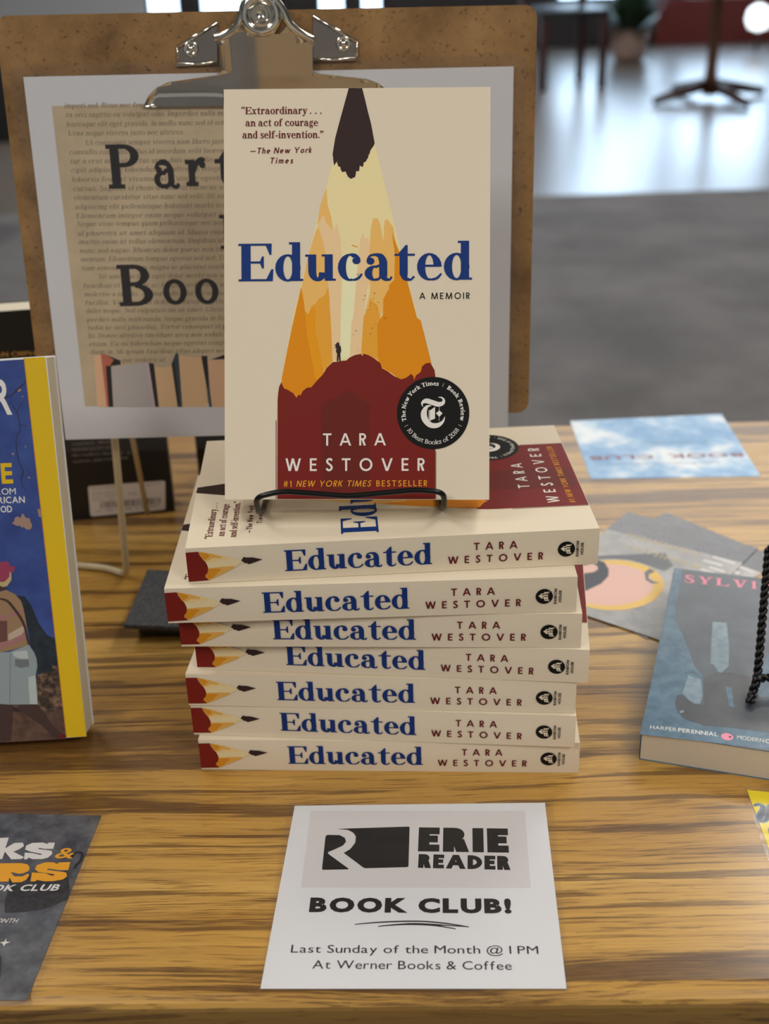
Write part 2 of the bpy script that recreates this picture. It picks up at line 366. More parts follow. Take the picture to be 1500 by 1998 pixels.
_bf = {}
def bglyph(ch, off):
    """outline of a built-in font letter as polygons, cap height 1"""
    k = (ch, off)
    if k not in _bf:
        def ev(c_):
            c = bpy.data.curves.new('glyph', 'FONT'); c.body = c_; c.offset = off; c.resolution_u = 3
            o = bpy.data.objects.new('glyph', c); COL.objects.link(o); bpy.context.view_layer.update()
            me = bpy.data.meshes.new_from_object(o.evaluated_get(bpy.context.evaluated_depsgraph_get()))
            P = [[tuple(me.vertices[i].co[:2]) for i in p.vertices] for p in me.polygons]
            bpy.data.objects.remove(o); bpy.data.curves.remove(c); bpy.data.meshes.remove(me); return P
        P = ev(ch); xs = [x for p in P for x, y in p]
        if '_H' not in _bf: _bf['_H'] = max(y for p in ev('H') for x, y in p)
        H = _bf['_H']
        if xs:
            x0 = min(xs); _bf[k] = ([[((x-x0)/H, y/H) for x, y in p] for p in P], (max(xs)-x0)/H+.13)
        else: _bf[k] = ([], .38)
    return _bf[k]

class Art:
    def __init__(s, f=None): s.items = []; s.n = 0; s.f = f or (lambda x, y: (x, y))
    def poly(s, pts, m, lay=1, f=None):
        g = f or (lambda x, y: (x, y)); s.n += 1; s.items.append((m, lay, [s.f(*g(x, y)) for x, y in pts], 2*(s.n % 8)))
    def text(s, font, txt, p0, p1, cap, m, lay=3, mode='scale', slant=0, f=None, grow=True, **kw):
        """text whose baseline runs from p0 to p1 (authored coordinates); cap in mm"""
        g = f or (lambda x, y: (x, y)); a = Vector(s.f(*g(*p0))); b = Vector(s.f(*g(*p1)))
        G = []; x = 0
        for ch in txt:
            P, adv = font(ch, **kw) if font is not bglyph else bglyph(ch, kw.get('off', 0))
            G.append((P, x)); x += adv; last = adv
        L = (b-a).length; d = (b-a)/L; u = Vector((-d.y, d.x)); n = len(txt)
        tr = 0; sx = cap
        if mode == 'scale': sx = L/(x-.07)
        else: tr = (L-(x-.07)*cap)/max(n-1, 1)
        for i, (P, gx) in enumerate(G):
            for j, p in enumerate(P):
                s.items.append((m, lay, [tuple(a+d*((gx+px)*sx+tr*i+slant*py*cap)+u*py*cap) for px, py in p], j))
    def arc(s, font, txt, c, r, a0, a1, cap, m, lay=3, **kw):
        """text around a circle, letters standing outwards when a0 > a1, inwards otherwise (mm)"""
        G = []; x = 0
        for ch in txt:
            P, adv = font(ch, **kw); G.append((P, x, adv)); x += adv
        out = a0 > a1; tot = rad(abs(a1-a0)); 
        for P, gx, adv in G:
            for j, p in enumerate(P):
                q = []
                for px, py in p:
                    fr = (gx+adv/2)/x; A = rad(a0)+(-1 if out else 1)*tot*fr
                    up = Vector((cos(A), sin(A)))*(1 if out else -1); rt = Vector((up.y, -up.x))
                    sx = tot*r/x
                    q.append(tuple(Vector(c)+Vector((cos(A), sin(A)))*r+rt*(px-adv/2)*sx+up*py*cap))
                s.items.append((m, lay, q, j))

# ================================================================== materials
KS = 1.38                                     # photographed colour of a lit print -> its own colour
def pc(name, r, g, b, k=KS, rough=.55): mat(name, rgb(r, g, b, k), rough, spec=.22)
pc('cream', 199, 187, 167); pc('lead', 50, 34, 34, 1.1); pc('pale_yellow', 214, 197, 148); pc('pale_cream', 219, 207, 168)
pc('peach', 216, 181, 138); pc('peach_orange', 217, 166, 92); pc('amber', 207, 145, 45); pc('orange', 208, 137, 12); pc('deep_orange', 200, 124, 4)
pc('maroon', 112, 26, 20, 1.2); pc('maroon_dark', 98, 28, 20, 1.2); pc('ink_blue', 10, 48, 114, 1.15); pc('ink_red', 96, 20, 28, 1.1); pc('ink_black', 14, 12, 12, 1)
pc('white_ink', 206, 202, 196); pc('gold_ink', 205, 140, 30); pc('seal_black', 10, 10, 10, 1); pc('spine_blue', 12, 42, 104, 1.3)
pc('petal1', 188, 125, 30); pc('petal2', 196, 150, 75); pc('petal3', 204, 178, 125); pc('petal4', 202, 185, 145)
mat('black_wire', rgb(8, 8, 8), .32, spec=.4)
mat('white_wire', rgb(205, 190, 155), .45)
mat('chrome', rgb(225, 220, 210), .12, metal=1.)
mat('chrome_dark', rgb(160, 150, 140), .2, metal=1.)
mat('paper_white', rgb(226, 228, 232), .6); mat('paper_panel', rgb(215, 213, 214), .6)
mat('print_black', rgb(12, 11, 12), .5, spec=.25)

def pages(name, col, axis):
    m, nt, b = NT(name, .75, .2)
    sc = [.3, .3, .3]; sc[axis] = 900
    n = noise(nt, coords(nt, sc), 5, 3)
    c = ramp(nt, n, [(.3, tuple(x*.78 for x in col[:3])+(1,)), (.62, col)])
    nt.links.new(c, b.inputs[0]); bump(nt, b, n, .25, .0002)
pages('page_edges', rgb(226, 217, 196), 2); pages('page_edges_grey', rgb(214, 200, 180), 2)

def wood(name='oak', k=1.):
    m, nt, b = NT(name, .3, .5, coat=.3)
    v = coords(nt, (1, 1, 1))
    def warp(scale, amt, src):
        wv = nd(nt, 'ShaderNodeTexNoise', Scale=1., Detail=2.); nt.links.new(coords(nt, scale), wv.inputs['Vector'])
        sb_ = nd(nt, 'ShaderNodeVectorMath', _operation='SUBTRACT'); nt.links.new(wv.outputs['Color'], sb_.inputs[0]); sb_.inputs[1].default_value = (.5, .5, .5)
        sc_ = nd(nt, 'ShaderNodeVectorMath', _operation='MULTIPLY'); nt.links.new(sb_.outputs[0], sc_.inputs[0]); sc_.inputs[1].default_value = amt
        ad = nd(nt, 'ShaderNodeVectorMath', _operation='ADD'); nt.links.new(src, ad.inputs[0]); nt.links.new(sc_.outputs[0], ad.inputs[1]); return ad.outputs[0]
    v = warp((2.2, 5, 5), (0, .03, .03), v); v = warp((14, 30, 30), (0, .0045, .0045), v)
    def st(scale):
        mp = nt.nodes.new('ShaderNodeMapping'); mp.inputs['Scale'].default_value = scale
        nt.links.new(v, mp.inputs[0]); return mp.outputs[0]
    def mul(a, b_):
        mu = nd(nt, 'ShaderNodeMath', _operation='MULTIPLY')
        for k, x in enumerate((a, b_)):
            if isinstance(x, float): mu.inputs[k].default_value = x
            else: nt.links.new(x, mu.inputs[k])
        return mu.outputs[0]
    W_, K_ = (1, 1, 1, 1), (0, 0, 0, 1)
    def madd(a, k, o_):
        mu = nd(nt, 'ShaderNodeMath', _operation='MULTIPLY_ADD'); nt.links.new(a, mu.inputs[0]); mu.inputs[1].default_value = k
        if isinstance(o_, float): mu.inputs[2].default_value = o_
        else: nt.links.new(o_, mu.inputs[2])
        return mu.outputs[0]
    W_, K_ = (1, 1, 1, 1), (0, 0, 0, 1)
    broad = noise(nt, st((.9, 14, 8)), 1, 3, .55); mid = noise(nt, st((1.7, 46, 46)), 1, 2, .5); thin = noise(nt, st((3.2, 165, 120)), 1, 2, .5)
    pores = noise(nt, st((45, 1500, 700)), 1, 3, .7); fray = noise(nt, st((16, 520, 300)), 1, 4, .7); dash = noise(nt, st((26, 900, 500)), 1, 3, .6)
    base = ramp(nt, broad, [(.32, rgb(172, 127, 56, k)), (.5, rgb(198, 154, 76, k)), (.7, rgb(216, 174, 98, k))])
    fr_ = madd(fray, .34, -.17); band = ramp(nt, madd(mid, 1., fr_), [(.56, K_), (.61, W_)]); halo = ramp(nt, madd(mid, 1., madd(fray, .15, -.075)), [(.46, K_), (.6, W_)])
    ln = ramp(nt, madd(thin, 1., madd(fray, .22, -.11)), [(.575, K_), (.62, W_)]); pr = ramp(nt, pores, [(.40, K_), (.58, W_)]); ds = ramp(nt, dash, [(.565, K_), (.62, W_)])
    c = mixc(nt, mul(halo, .4), base, rgb(140, 96, 44))
    c = mixc(nt, mul(band, .72), c, rgb(84, 54, 28))
    c = mixc(nt, mul(mul(band, pr), .55), c, rgb(44, 28, 18))
    c = mixc(nt, mul(ln, .62), c, rgb(84, 56, 30))
    c = mixc(nt, mul(mul(ln, pr), .4), c, rgb(48, 30, 20))
    c = mixc(nt, mul(ds, .6), c, rgb(104, 70, 34))
    fine = ramp(nt, noise(nt, st((7, 620, 300)), 1, 4, .7), [(.4, K_), (.62, W_)]); c = mixc(nt, mul(fine, .3), c, rgb(128, 88, 40))
    nt.links.new(c, b.inputs[0]); bump(nt, b, pores, .12, .0003)
wood()
wood('oak_shaded_edge', .45)  # same oak, base darkened to put the front edge's shade into its colour

def hardboard():
    m, nt, b = NT('hardboard', .5, .4)
    a = noise(nt, coords(nt, (28, 28, 28)), 1, 5, .6); f = noise(nt, coords(nt, (420, 420, 420)), 1, 4, .7)
    c = ramp(nt, a, [(.3, rgb(112, 82, 46)), (.7, rgb(166, 128, 80))])
    d = ramp(nt, f, [(.28, (1, 1, 1, 1)), (.42, (0, 0, 0, 1))]); c = mixc(nt, d, c, rgb(52, 32, 18))
    e = ramp(nt, noise(nt, coords(nt, (300, 300, 300), loc=(3, 1, 0)), 1, 3, .7), [(.58, (0, 0, 0, 1)), (.75, (.5, .5, .5, 1))]); c = mixc(nt, e, c, rgb(150, 110, 66))
    nt.links.new(c, b.inputs[0]); bump(nt, b, f, .2, .0003)
hardboard()

def mottled(name, c1, c2, scale, rough=.5, c3=None, det=6, lo=.35, hi=.65, sc=(1, 1, 1), coat=0.):
    m, nt, b = NT(name, rough, .4, coat=coat)
    n = noise(nt, coords(nt, sc), scale, det, .62)
    st = [(lo, c1), (hi, c2)] if not c3 else [(lo, c1), ((lo+hi)/2, c3), (hi, c2)]
    nt.links.new(ramp(nt, n, st), b.inputs[0])
mottled('slate_print', rgb(60, 62, 68), rgb(104, 106, 112), 90, .35)
mottled('slate_print_dark', rgb(30, 28, 30), rgb(58, 56, 58), 400, .35)
mottled('wall_blue', rgb(48, 66, 128), rgb(62, 84, 152), 60, .35)
mottled('blue_photo', rgb(62, 96, 122), rgb(92, 128, 152), 120, .28, coat=.2)
mottled('blue_photo_dark', rgb(70, 80, 92), rgb(86, 96, 108), 40, .28, coat=.2)
mottled('blue_photo_light', rgb(110, 138, 156), rgb(138, 160, 172), 200, .28, coat=.2)
mottled('blue_black', rgb(56, 62, 70), rgb(74, 80, 90), 60, .28, coat=.2)
mottled('sky_print', rgb(84, 150, 205), rgb(225, 235, 245), 15, .25, rgb(140, 185, 225), 3, .42, .62, coat=.3)
mottled('moonlit_print', rgb(112, 114, 120), rgb(172, 170, 168), 22, .22, None, 8, coat=.5)
mottled('sky_print_dark', rgb(44, 50, 68), rgb(78, 84, 100), 30, .22, coat=.5)
mottled('parchment', rgb(196, 178, 146), rgb(218, 200, 168), 25, .55)
mottled('carpet', rgb(88, 86, 86), rgb(112, 110, 110), 2.2, .95, None, 5)
mottled('felt', rgb(54, 54, 58), rgb(84, 84, 88), 500, .85)
mottled('rubble', rgb(40, 32, 30), rgb(140, 110, 88), 300, .6, rgb(80, 62, 50))
mottled('foliage_print', rgb(22, 30, 42), rgb(40, 52, 62), 150, .5)
mottled('earth_print', rgb(72, 52, 44), rgb(104, 78, 64), 160, .5)
mottled('fore_edge_tan', rgb(168, 130, 90), rgb(196, 156, 112), 60, .55, sc=(6, .3, 1))
for n, c in dict(poster_ink=(136, 120, 97), poster_black=(26, 24, 26), book_grey=(184, 178, 176), book_pink=(204, 180, 184), book_red=(190, 104, 84), book_peach=(226, 184, 146), book_cream=(224, 188, 144), book_slate=(52, 62, 74),
                 cover_yellow=(208, 172, 0), cover_edge=(190, 120, 40), cover_white=(214, 212, 208), card_orange=(226, 158, 16), crack=(40, 36, 48), peel=(150, 122, 108),
                 skin=(62, 42, 38), skin_light=(96, 62, 56), shirt=(142, 114, 84), shirt_pink=(150, 104, 104), shirt_light=(176, 156, 140), strap_print=(62, 40, 40), skirt=(134, 146, 150), skirt_dark=(100, 108, 112), skirt_light=(168, 178, 178), wrap_pink=(140, 50, 80), wrap_cream=(170, 156, 110), shoe_print=(90, 20, 28),
                 pink_ink=(236, 140, 162), foil=(196, 200, 206), moon_gold=(236, 190, 104), moon_pink=(226, 184, 172), moon_rose=(214, 176, 172), hill_print=(70, 72, 80), hill_light=(110, 112, 118), gold_faint=(190, 172, 130), silver_ink=(206, 206, 206),
                 flyer_red=(132, 78, 92), flyer_blue=(120, 140, 165), sunny=(232, 208, 8), script_navy=(30, 44, 70), script_blue=(110, 150, 180), black_cover=(12, 11, 12), cover_gold=(190, 140, 60), label_white=(196, 186, 178), label_ink=(60, 54, 52), small_white=(120, 116, 112), ribbon_black=(22, 20, 24), ray_faint=(140, 142, 146)).items():
    mat(n, rgb(*c, 1.15), .45)
mat('black_gloss', rgb(12, 11, 12), .25)

def film_fac(nt):
    lw = nt.nodes.new('ShaderNodeLayerWeight'); lw.inputs[0].default_value = .5
    a = nd(nt, 'ShaderNodeMath', _operation='POWER'); nt.links.new(lw.outputs['Facing'], a.inputs[0]); a.inputs[1].default_value = 4
    b = nd(nt, 'ShaderNodeMath', _operation='MULTIPLY_ADD'); nt.links.new(a.outputs[0], b.inputs[0]); b.inputs[1].default_value = .5; b.inputs[2].default_value = .022
    return b.outputs[0]
def film():
    m = bpy.data.materials.new('clear_film'); m.use_nodes = True; nt = m.node_tree; nt.nodes.clear()
    out = nt.nodes.new('ShaderNodeOutputMaterial'); tr = nd(nt, 'ShaderNodeBsdfTransparent', Color=(.94, .935, .94, 1)); gl = nd(nt, 'ShaderNodeBsdfGlossy', Roughness=.12)
    fr = film_fac(nt); mx = nt.nodes.new('ShaderNodeMixShader')
    hz = nt.nodes.new('ShaderNodeMixShader'); hz.inputs[0].default_value = .025; df = nd(nt, 'ShaderNodeBsdfDiffuse', Color=(.5, .49, .52, 1))
    n = noise(nt, coords(nt, (14, 40, 14)), 1, 2, .5, .6); bp = nd(nt, 'ShaderNodeBump', Strength=.5, Distance=.002); nt.links.new(n, bp.inputs['Height']); nt.links.new(bp.outputs[0], gl.inputs['Normal'])
    nt.links.new(fr, mx.inputs[0]); nt.links.new(tr.outputs[0], mx.inputs[1]); nt.links.new(gl.outputs[0], mx.inputs[2]); nt.links.new(mx.outputs[0], hz.inputs[1]); nt.links.new(df.outputs[0], hz.inputs[2]); nt.links.new(hz.outputs[0], out.inputs[0]); MATS['clear_film'] = m
film()

# ================================================================== the paperbacks
L_, D_, TH = 203.4, 132., 19.9
BOOKPX = quadmap([(436.4, 174.4), (956.7, 169.4), (954.3, 975.0), (438.7, 974.4)], [(0, L_), (D_, L_), (D_, 0), (0, 0)])
c2 = crop(430, 150, 2.778); c3 = crop(430, 560, 2.778); c5 = crop(740, 700, 6.818)

def jag(pts, amp, n=4, seed=1):
    r = random.Random(seed); out = []
    for (a, b), (c, d) in zip(pts, pts[1:]):
        for i in range(n):
            t = i/n; out.append((a+(c-a)*t+r.uniform(-amp, amp)*(i > 0), b+(d-b)*t+r.uniform(-amp, amp)*(i > 0)))
    out.append(pts[-1]); return out

def cover_art():
    A = Art(BOOKPX)
    P = lambda pts, m, lay=1: A.poly(pts, m, lay)
    C2 = lambda pts: [c2(*p) for p in pts]; C3 = lambda pts: [c3(*p) for p in pts]
    # bare wood of the pencil
    P([(680, 172), (707, 172), (730, 277), (761, 402), (813, 614), (840, 704), (849, 731), (849, 780), (543, 780), (549, 740), (572, 614), (617, 434), (650, 312)], 'pale_yellow', 1)
    P(C2([(662, 960), (750, 960), (735, 1110), (720, 1300)])+C3([(710, 190), (700, 372), (650, 396), (648, 250), (662, 0)]), 'pale_cream', 2)
    P(C2([(575, 600), (540, 700), (525, 800), (560, 830), (610, 830), (600, 760), (580, 690)]), 'peach_orange', 1.6)
    P(jag(C2([(512, 860), (525, 810), (545, 765), (560, 752), (575, 795), (612, 832), (632, 796), (648, 860), (658, 960)]), .7, 4, 2)+C3([(652, 60), (650, 395), (606, 402), (590, 100)])+C2([(585, 1130), (570, 960), (540, 850)]), 'peach', 2)
    P(jag(C2([(497, 900), (515, 840), (530, 815), (552, 880), (570, 960)]), .7, 3, 3)+C2([(583, 1110), (592, 1250)])+C3([(600, 200), (608, 402), (480, 420), (430, 40)])+C2([(440, 1140), (470, 990)]), 'peach_orange', 2.5)
    P(jag(C3([(448, 60), (462, 150), (485, 145), (490, 105), (520, 85), (535, 60), (560, 50), (585, 0)]), .7, 3, 4)+C3([(590, 60), (603, 300), (607, 402), (550, 470), (500, 500), (455, 300)]), 'amber', 3)
    P(jag(C3([(437, 0), (452, 80), (458, 130), (475, 150), (490, 115), (505, 108), (516, 130), (512, 250), (528, 300), (535, 345), (548, 400), (560, 470)]), .5, 2, 5)+C3([(540, 520), (440, 600), (395, 600), (330, 560), (333, 490), (385, 230)]), 'orange', 3.5)
    P(C3([(437, 0), (452, 80), (470, 260), (500, 420), (520, 520), (440, 600), (395, 600), (330, 560), (333, 490), (385, 230)]), 'deep_orange', 4)
    # right side
    P(jag(C2([(735, 1110), (750, 960), (757, 890), (770, 845), (784, 880), (800, 870), (812, 960)]), .6, 3, 6)+C2([(812, 1100)])+C3([(795, 10), (777, 150), (765, 300), (760, 372), (702, 375), (712, 180)]), 'peach', 2)
    P(jag(C2([(806, 940), (815, 830), (828, 768), (850, 765), (868, 808), (884, 890), (890, 780), (905, 770), (935, 812), (945, 880), (975, 965)]), .6, 3, 7)+C2([(940, 1100), (918, 1306)])+C3([(912, 40), (885, 120), (862, 170), (850, 250), (846, 380), (762, 372), (776, 170)])+C2([(812, 1160)]), 'peach_orange', 2.5)
    P(jag(C3([(776, 160), (800, 120), (812, 60), (830, 80), (852, 100), (866, 170), (880, 150)]), .5, 2, 8)+C3([(880, 60), (900, 70), (916, 60), (916, 470), (870, 440), (845, 390), (800, 372), (762, 366)]), 'amber', 3)
    P(C2([(930, 840), (950, 900), (972, 960), (1000, 1060), (1065, 1306)])+C3([(1085, 180), (1140, 400), (1150, 440), (1060, 500), (970, 500), (905, 450), (868, 430), (852, 370), (850, 200), (882, 150), (885, 60), (912, 10)])+C2([(915, 1180), (912, 1130), (942, 1100), (946, 960), (936, 900)]), 'deep_orange', 3.5)
    # mountain
    top = C3([(311, 600), (318, 540), (330, 515), (345, 550), (370, 560), (395, 575), (412, 600), (424, 582), (435, 588), (445, 565), (470, 545), (490, 545), (520, 510), (550, 480), (575, 440), (610, 406), (640, 403), (682, 398), (700, 382), (730, 368), (762, 362), (768, 374), (775, 362), (800, 368), (835, 388), (865, 410), (875, 440), (910, 460), (945, 485), (978, 500), (1008, 490), (1032, 470), (1045, 482), (1050, 505), (1060, 478), (1085, 460), (1092, 430), (1110, 415), (1135, 410), (1160, 450), (1164, 480)])
    P(jag(top, .5, 2, 9)+[(849, 973.4), (541, 973.4), (541.5, 780)], 'maroon', 5)
    P(C3([(545, 640), (700, 560), (810, 640), (812, 1130), (545, 1130)]), 'maroon_dark', 5.4)
    P([(538, 820), (539.4, 820), (539.4, 973), (538, 973)], 'maroon', 5); P([(849.5, 880), (850.6, 880), (850.6, 973), (849.5, 973)], 'maroon', 5)
    # lead
    P(jag(C2([(695, 61), (768, 61), (815, 250), (835, 355)]), .3, 3, 10)+jag(C2([(835, 362), (812, 400), (800, 440), (780, 462), (772, 488), (755, 480), (752, 510), (735, 512), (728, 545), (708, 552), (688, 540), (680, 514), (660, 516), (650, 490), (635, 478), (632, 455), (618, 482), (611, 450), (609, 410)]), 1.0, 3, 11)+C2([(622, 330), (650, 225)]), 'lead', 3)
    # climber, birds
    P(C3([(637, 298), (645, 306), (645, 316), (652, 322), (655, 345), (650, 362), (652, 400), (643, 402), (641, 376), (638, 402), (630, 402), (632, 360), (626, 352), (628, 330), (617, 330), (626, 322), (618, 314), (626, 310), (630, 302)]), 'lead', 6)
    for x, y, s in [(783, 45, 9), (775, 68, 7), (835, 32, 9), (830, 60, 6), (855, 82, 7), (812, 88, 5), (810, 100, 5), (832, 95, 4), (792, 125, 6), (808, 124, 4), (845, 118, 5), (893, 168, 9), (823, 222, 8), (836, 200, 4), (813, 252, 7), (735, 236, 8), (720, 256, 5), (742, 342, 4), (745, -70, 10)]:
        P(C3([(x-s, y-s*.5), (x, y+s*.3), (x+s*.7, y-s*.8), (x+s*.1, y+s*.75)]), 'lead', 6.5)
    P(C2([(710, 908), (745, 920), (742, 925), (712, 914)]), 'orange', 4)
    # lettering
    A.text(serif, 'Educated', (465.5, 549), (919, 545.5), 18.6, 'ink_blue', 8)
    for s, x0, x1, y in [('\u201cExtraordinary', 471, 599, 223), ('an act of courage', 479, 620, 246.5), ('and self-invention.\u201d', 473, 631, 270)]:
        A.text(serif, s, (x0, y), (x1, y-.8), 3.55, 'ink_red', 8, w=.17, h=.07)
    for x in (606, 616, 626): A.poly(disc(x, 221, 1.4, 8)[0], 'ink_red', 8)
    A.text(geo, '\u2014The New York', (487.5, 300), (608, 298), 2.9, 'ink_red', 8, mode='track', slant=.2, t=.17)
    A.text(geo, 'Times', (526, 319), (571, 318.5), 2.9, 'ink_red', 8, mode='track', slant=.2, t=.17)
    A.text(geo, 'A MEMOIR', (818, 583.5), (916.5, 583), 3.15, 'ink_black', 8, mode='track', t=.15)
    A.text(geo, 'TARA', (630, 869.5), (753.5, 869), 6.1, 'white_ink', 8, mode='track', t=.16)
    A.text(geo, 'WESTOVER', (557, 919), (829, 918.5), 6.3, 'white_ink', 8, mode='track', t=.16)
    A.text(geo, '#1', (553.5, 950), (569, 950), 3.0, 'gold_ink', 8, mode='track', t=.16)
    A.text(geo, 'NEW YORK TIMES', (578, 949.5), (723, 949), 3.0, 'gold_ink', 8, mode='track', t=.15, slant=.22)
    A.text(geo, 'BESTSELLER', (734, 949), (833.5, 948.5), 3.0, 'gold_ink', 8, mode='track', t=.15)
    # round seal
    cx, cy = BOOKPX(844.8, 805.9); k = 1/3.95/6.818; R = 17.95
    A.items.append(('seal_black', 9, disc(cx, cy, R, 64)[0]))
    A.arc(serif, 'The New York Times', (cx, cy), 370*k, 196, 78.5, 2.05, 'white_ink', 11, w=.2, h=.13)
    A.arc(serif, '|', (cx, cy), 370*k, 71, 69, 2.0, 'white_ink', 11)
    A.arc(serif, 'Book Review', (cx, cy), 370*k, 61, -15.5, 2.05, 'white_ink', 11, w=.2, h=.13)
    A.arc(serif, '|', (cx, cy), 370*k, -24, -26, 2.0, 'white_ink', 11); A.arc(serif, '|', (cx, cy), 370*k, 206, 204, 2.0, 'white_ink', 11)
    A.arc(serif, '10 Best Books of 2018', (cx, cy), 418*k, 213, 328, 2.15, 'white_ink', 11, w=.11, h=.08)
    def s5(pts, n=6):
        q = [(*BOOKPX(*c5(x, y)), w*k) for x, y, w in pts]
        for p in stroke(q, n): A.items.append(('white_ink', 11, p))
    s5([(578, 640, 4), (568, 590, 28), (620, 560, 62), (700, 580, 66), (780, 605, 64), (842, 590, 50), (855, 545, 30), (825, 515, 18), (785, 512, 6)])
    s5([(690, 622, 8), (630, 640, 40), (592, 720, 78), (610, 810, 82), (680, 880, 72), (770, 885, 62), (840, 840, 34), (872, 770, 5)])
    for pts in ([(667, 690), (740, 640), (740, 795), (667, 825)], [(752, 725), (797, 685), (840, 725), (797, 772)], [(794, 640), (799, 640), (799, 690), (794, 690)], [(793, 765), (797, 765), (797, 830), (793, 830)], [(655, 680), (661, 680), (661, 800), (655, 800)]):
        A.poly([c5(*p) for p in pts], 'white_ink', 11)
    return A

def spine_art():
    A = Art(); X = lambda x: (x-72)/12.98; Y = lambda y: (1025-y)/10.5
    P = lambda pts, m, lay=1: A.poly([(X(a), Y(b)) for a, b in pts], m, lay)
    P([(150, 836), (250, 853), (380, 884), (430, 905), (380, 932), (290, 970), (205, 1005), (180, 985), (205, 930)], 'petal4', 1)
    P([(150, 836), (250, 853), (350, 880), (340, 893), (280, 885), (240, 900), (190, 895)], 'petal3', 1.5)
    P([(150, 836), (230, 850), (300, 870), (290, 880), (240, 876), (215, 888), (185, 892)], 'petal2', 2)
    P([(150, 836), (200, 846), (225, 862), (205, 876), (185, 884)], 'petal1', 2.5)
    P([(200, 935), (280, 930), (370, 928), (372, 938), (300, 968), (200, 1006), (180, 985)], 'petal2', 2)
    P([(200, 940), (260, 938), (290, 946), (262, 962), (240, 985), (200, 1004), (182, 985)], 'petal1', 2.5)
    P([(72, 838), (150, 836), (158, 858), (175, 880), (192, 896), (204, 925), (204, 940), (198, 960), (184, 972), (180, 988), (192, 994), (200, 1006), (72, 1010)], 'maroon', 3)
    P([(418, 900), (430, 884), (438, 878), (450, 882), (492, 883), (553, 897), (510, 910), (465, 922), (452, 914), (438, 914), (432, 906)], 'lead', 2)
    A.text(serif, 'Educated', (47.9, 4.9), (120.2, 4.9), 11.6, 'spine_blue', 3)
    A.text(geo, 'TARA', (141.2, 11.5), (162.9, 11.5), 4.05, 'ink_red', 3, mode='track', t=.17)
    A.text(geo, 'WESTOVER', (128.4, 4.4), (175.8, 4.4), 4.15, 'ink_red', 3, mode='track', t=.17)
    cx, cy = 187.2, 9.6
    A.items.append(('seal_black', 2, disc(cx, cy, 4.25, 40)[0]))
    B = lambda pts: A.items.append(('cream', 3, [(cx+a, cy+b) for a, b in pts]))
    # little house lying on its back: roof to the left, ground line to the right
    B([(2.1, -2.9), (2.45, -2.9), (2.45, 2.9), (2.1, 2.9)])
    B([(-2.9, .35), (-1.2, -1.25), (-1.2, 1.9)]); B([(-1.2, -1.1), (0, -1.1), (0, 1.75), (-1.2, 1.75)])
    B([(0, -1.1), (1.9, -1.1), (1.9, -.2), (0, -.2)]); B([(-.2, .3), (1.9, .3), (1.9, 1.0), (-.2, 1.0)]); B([(-.2, 1.6), (1.9, 1.6), (1.9, 2.5), (-.2, 2.5)]); B([(0, -2.1), (.6, -2.6), (1.9, -2.6), (1.9, -1.0), (0, -1.0)])
    for a, b in ((-.9, .9), (-.5, -.4), (-.5, 1.1), (.9, -1.8)): A.items.append(('seal_black', 4, [(cx+a-.3, cy+b-.3), (cx+a+.3, cy+b-.3), (cx+a+.3, cy+b+.3), (cx+a-.3, cy+b+.3)]))
    A.text(geo, 'RANDOM', (193.4, 5.2), (193.4, 14.0), 1.35, 'ink_black', 3, mode='scale', t=.19)
    A.text(geo, 'HOUSE', (195.7, 6.1), (195.7, 13.0), 1.35, 'ink_black', 3, mode='scale', t=.19)
    return A

def paperback_parts(root, w, l, t, spine_side='left', cov='cream', pg='page_edges', front=None, spine=None, back='cream'):
    """front_cover, spine, back_cover, page_block; local x right, y up the cover, z towards the front"""
    ct = .35; m = MB(); m.box(0, w, 0, l, t-ct, t, cov)
    if front: m.art(front, lambda x, y, z: (x, y, t+.02+z))
    m.build('front_cover', root)
    m = MB(); m.box(0, w, 0, l, 0, ct, back); m.build('back_cover', root)
    m = MB(); x0, x1 = (0, ct) if spine_side == 'left' else (w-ct, w)
    # softly rounded spine
    n = 6; V = []; 
    for i in range(n+1):
        a = PI*i/n; V.append((-.35*sin(a) if spine_side == 'left' else w+.35*sin(a), t*i/n))
    for i in range(n):
        (a, b), (c, d) = V[i], V[i+1]; m.face([(a, 0, b), (a, l, b), (c, l, d), (c, 0, d)], cov, True)
    for y in (0, l): m.face([(x, y, z) for x, z in V], cov)
    if spine: m.art(spine, lambda u, v, z: (-.4-.35*sin(PI*min(max(v/t, 0), 1))-z, l-u, v))
    m.build('spine', root)
    m = MB()
    if spine_side == 'left': m.box(ct, w-.8, .6, l-.6, ct, t-ct, pg)
    else: m.box(.8, w-ct, .6, l-.6, ct, t-ct, pg)
    m.build('page_block', root)

def copy_tree(o, M, label):
    c = o.copy(); COL.objects.link(c); c.matrix_world = M; c['label'] = label
    for ch in list(o.children):
        k = ch.copy(); COL.objects.link(k); k.parent = c
    return c

